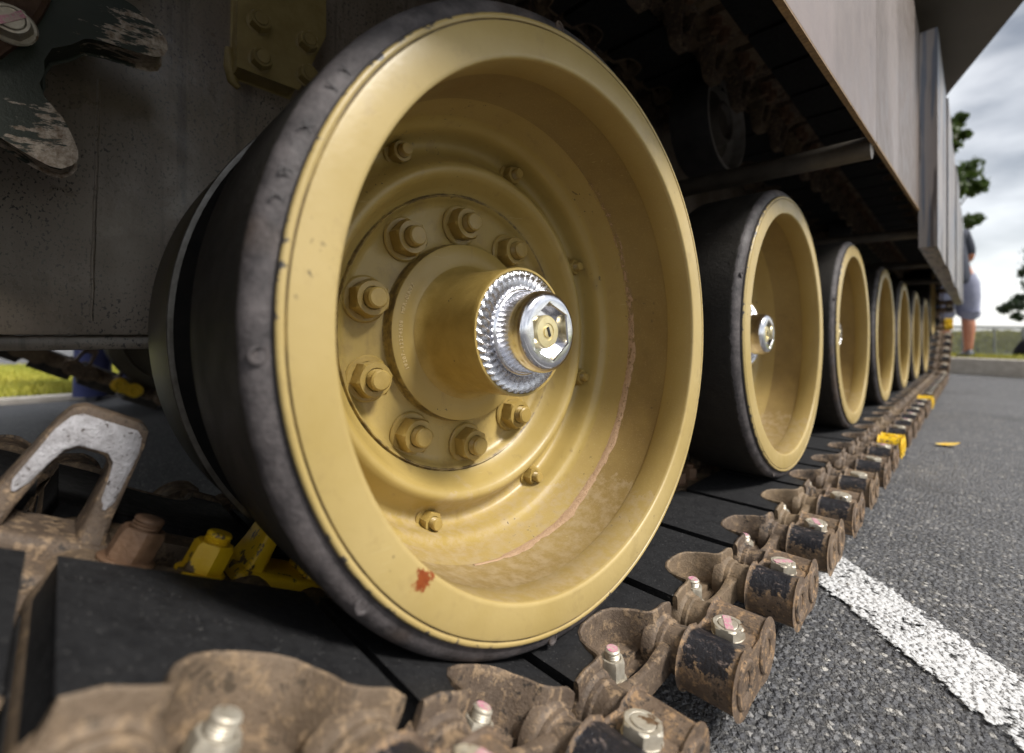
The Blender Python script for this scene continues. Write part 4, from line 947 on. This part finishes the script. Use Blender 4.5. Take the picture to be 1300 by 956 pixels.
# ------------------------------------------------------------------ trees, hedge, fence
def tree(loc, height, clumps, leaf, material, label, group, seed, nleaf, spread=1.0):
    rn = random.Random(seed); root = empty('tree', loc); tag(root, label, 'tree', group)
    bm = bmesh.new(); tube(bm, [(0, 0, 0), (0.05, 0.02, height * 0.35), (-0.04, 0.05, height * 0.7), (0, 0, height)], [0.16, 0.12, 0.08, 0.03], 10)
    for (c, r_) in clumps:
        c = Vector(c); s = Vector((0, 0, min(c.z * 0.8, height * 0.85))); tube(bm, [s, s.lerp(c, 0.55) + Vector((0, 0, -0.08)), c], [0.05, 0.03, 0.012], 6)
    new_obj('trunk', finish(bm, 'trunk', 60), 'bark', root)
    vs, fs = [], []
    for (c, r_) in clumps:
        c = Vector(c)
        # sub clumps give an uneven outline with gaps
        subs = [(c + Vector((rn.gauss(0, 1), rn.gauss(0, 1), rn.gauss(0, 0.8))).normalized() * r_ * rn.uniform(0.35, 0.95), r_ * rn.uniform(0.22, 0.42)) for _ in range(16)]
        for sc_, sr in subs:
            for _ in range(nleaf // 16):
                p = sc_ + Vector((rn.gauss(0, 1), rn.gauss(0, 1), rn.gauss(0, 0.8))) * sr * 0.55
                u = Vector((rn.gauss(0, 1), rn.gauss(0, 1), rn.gauss(0, 1))).normalized(); v = u.orthogonal().normalized()
                v.rotate(Matrix.Rotation(rn.uniform(0, 6.28), 3, u)); L_ = leaf * rn.uniform(0.7, 1.4); w_ = u.cross(v) * L_ * 0.30
                k = len(vs); vs += [p - v * L_ * 0.5, p + w_, p + v * L_ * 0.5, p - w_]; fs.append((k, k + 1, k + 2, k + 3))
    me = bpy.data.meshes.new('crown'); me.from_pydata(vs, [], fs); new_obj('crown', me, material, root)
    return root
def world_at(u, v, fw):      # world point seen at pixel (u, v) at depth fw along the lens axis (used once, to site far things)
    th = 0.7926; c, s = math.cos(th), math.sin(th); r = (u - 650) / 580.78 * fw
    return Vector((0.2885 + r * c - fw * s, r * s + fw * c, H - 0.0049 + (426.85 - v) / 580.78 * fw))
D1 = 15.0
base = world_at(1196, 427, D1); base.z = -0.42
cl = []
for (u, v, rpx) in ((1206, 160, 12), (1220, 148, 5), (1219, 172, 8), (1206, 184, 9), (1224, 222, 20), (1238, 236, 13), (1214, 240, 16), (1190, 220, 22), (1190, 170, 16), (1238, 280, 9), (1190, 290, 18)):
    p = world_at(u, v, D1 + random.uniform(-0.5, 0.5)) - base; cl.append((tuple(p), rpx / 580.78 * D1))
tree(base, 6.8, cl, 0.14, 'tree_leaf', 'leafy green tree rising behind the front of the skirts', 'trees beyond the lawn', 4, 1150)
D2 = 26.0; base = world_at(1322, 427, D2); base.z = -0.45; cl = []
for (u, v, rpx) in ((1288, 388, 12), (1298, 380, 12), (1276, 393, 8), (1292, 402, 7), (1300, 345, 9), (1318, 360, 26), (1322, 320, 30)):
    p = world_at(u, v, D2 + random.uniform(-0.5, 0.5)) - base; cl.append((tuple(p), 0.8 * rpx / 580.78 * D2))
tree(base, 4.6, cl, 0.20, 'pine_leaf', 'sparse dark pine reaching in at the right edge above the fence', 'trees beyond the lawn', 9, 330)
# fence along the edge of the lawn
FP0 = world_at(1180, 427, 15.0); fdir = (world_at(1345, 427, 17.0) - FP0); fdir.z = 0; flen = fdir.length; fdir.normalize()
fence = empty('fence', (FP0.x, FP0.y, -0.36)); fence.rotation_euler = (0, 0, math.atan2(fdir.y, fdir.x)); tag(fence, 'grey metal railing fence beyond the lawn with thin upright bars', 'fence')
bm = bmesh.new(); box(bm, -0.3, flen, -0.03, 0.03, 1.05, 1.13); me = finish(bm, 'rail', 30, 0.008); new_obj('rail', me, 'fence_metal', fence)
bm = bmesh.new(); box(bm, -0.3, flen, -0.015, 0.015, 0.12, 0.16); new_obj('rail', finish(bm, 'rail', 30), 'fence_metal', fence)
bm = bmesh.new(); box(bm, -0.010, 0.010, -0.010, 0.010, 0.10, 1.06); bar_me = finish(bm, 'baluster', 30)
for i in range(int(flen / 0.11)): new_obj('baluster', bar_me, 'fence_metal', fence, (i * 0.11, 0, 0))
bm = bmesh.new(); box(bm, -0.03, 0.03, -0.028, 0.028, -0.1, 1.06); post_me = finish(bm, 'post', 30)
for i in range(int(flen / 1.6) + 1): new_obj('post', post_me, 'fence_metal', fence, (i * 1.6 + 0.05, 0, 0))
hp = world_at(1260, 427, 21.0); hed = empty('hedge', (hp.x, hp.y, -0.42)); tag(hed, 'low yellow green hedge behind the grey fence', 'hedge'); hed.rotation_euler = (0, 0, math.atan2(fdir.y, fdir.x))
rn = random.Random(2); vs, fs = [], []
for _ in range(9000):
    x = rn.uniform(-4, 5); t = 1.05 + 0.16 * mnoise.noise((x * 0.9, 0, 3)); p = Vector((x, rn.gauss(0, 0.35), t * rn.random() ** 0.6))
    u = Vector((rn.gauss(0, 1), rn.gauss(0, 1), rn.gauss(0, 1))).normalized(); v = u.orthogonal().normalized() * 0.07; w_ = u.cross(v) * 0.5
    k = len(vs); vs += [p - v, p + w_, p + v, p - w_]; fs.append((k, k + 1, k + 2, k + 3))
me = bpy.data.meshes.new('foliage'); me.from_pydata(vs, [], fs); new_obj('foliage', me, 'hedge_leaf', hed)
bm = bmesh.new()
for x in range(-4, 6): tube(bm, [(x, 0, 0), (x + 0.1, 0.05, 0.5), (x - 0.05, 0, 0.95)], [0.04, 0.03, 0.012], 6)
new_obj('stem', finish(bm, 'stem', 60), 'bark', hed)
# black bag at the right edge of the lawn
bp = world_at(1302, 427, 5.6)
bm = bmesh.new()
V = []
for (z, w_, d_) in ((0.0, 0.15, 0.10), (0.05, 0.18, 0.12), (0.15, 0.165, 0.12), (0.24, 0.125, 0.10), (0.31, 0.085, 0.075), (0.345, 0.03, 0.03)):
    V.append([bm.verts.new((w_ * math.copysign(abs(math.cos(a_)) ** 0.7, math.cos(a_)) + 0.05 * z, d_ * math.copysign(abs(math.sin(a_)) ** 0.7, math.sin(a_)), z)) for a_ in [2 * math.pi * i / 20 for i in range(20)]])
for A, B in zip(V, V[1:]):
    for j in range(20): bm.faces.new((A[j], A[(j + 1) % 20], B[(j + 1) % 20], B[j]))
bm.faces.new(V[0][::-1]); bm.faces.new(V[-1])
bag = new_obj('black_bag', finish(bm, 'black_bag', 60), 'bag_black', None, (bp.x, bp.y, 0.155)); bag.scale = (0.62, 0.62, 0.62); tag(bag, 'black bag on the lawn cut by the right edge', 'bag')
bm = bmesh.new(); tube(bm, [(-0.04, 0, 0.33), (-0.03, 0, 0.39), (0.03, 0, 0.40), (0.05, 0, 0.34)], 0.010, 8); new_obj('handle', finish(bm, 'handle', 60), 'bag_black', bag)
# fallen leaves
def leaf(loc, size, rz, label, curl):
    bm = bmesh.new(); V = []
    for i in range(9):
        t = i / 8; w_ = size * 0.22 * math.sin(math.pi * min(1, t * 1.02)) ** 0.8 + 0.0004; z = curl * (t - 0.4) ** 2 * 4 * size
        V.append([bm.verts.new(((t - 0.5) * size, s * w_, z + 0.25 * abs(s) * w_ + 0.001 + d)) for d, ss in ((0, (-1, 0, 1)), (0.0006, (1, 0, -1))) for s in ss])
    for A, B in zip(V, V[1:]):
        for j in range(6): bm.faces.new((A[j], A[(j + 1) % 6], B[(j + 1) % 6], B[j]))
    o = new_obj('fallen_leaf', finish(bm, 'fallen_leaf', 70), 'yellow_leaf', None, loc, (0, 0, rz)); tag(o, label, 'leaf')
leaf((0.215, 2.33, 0.003), 0.085, R(38), 'curled yellow leaf lying on the asphalt beside the track', 0.10)
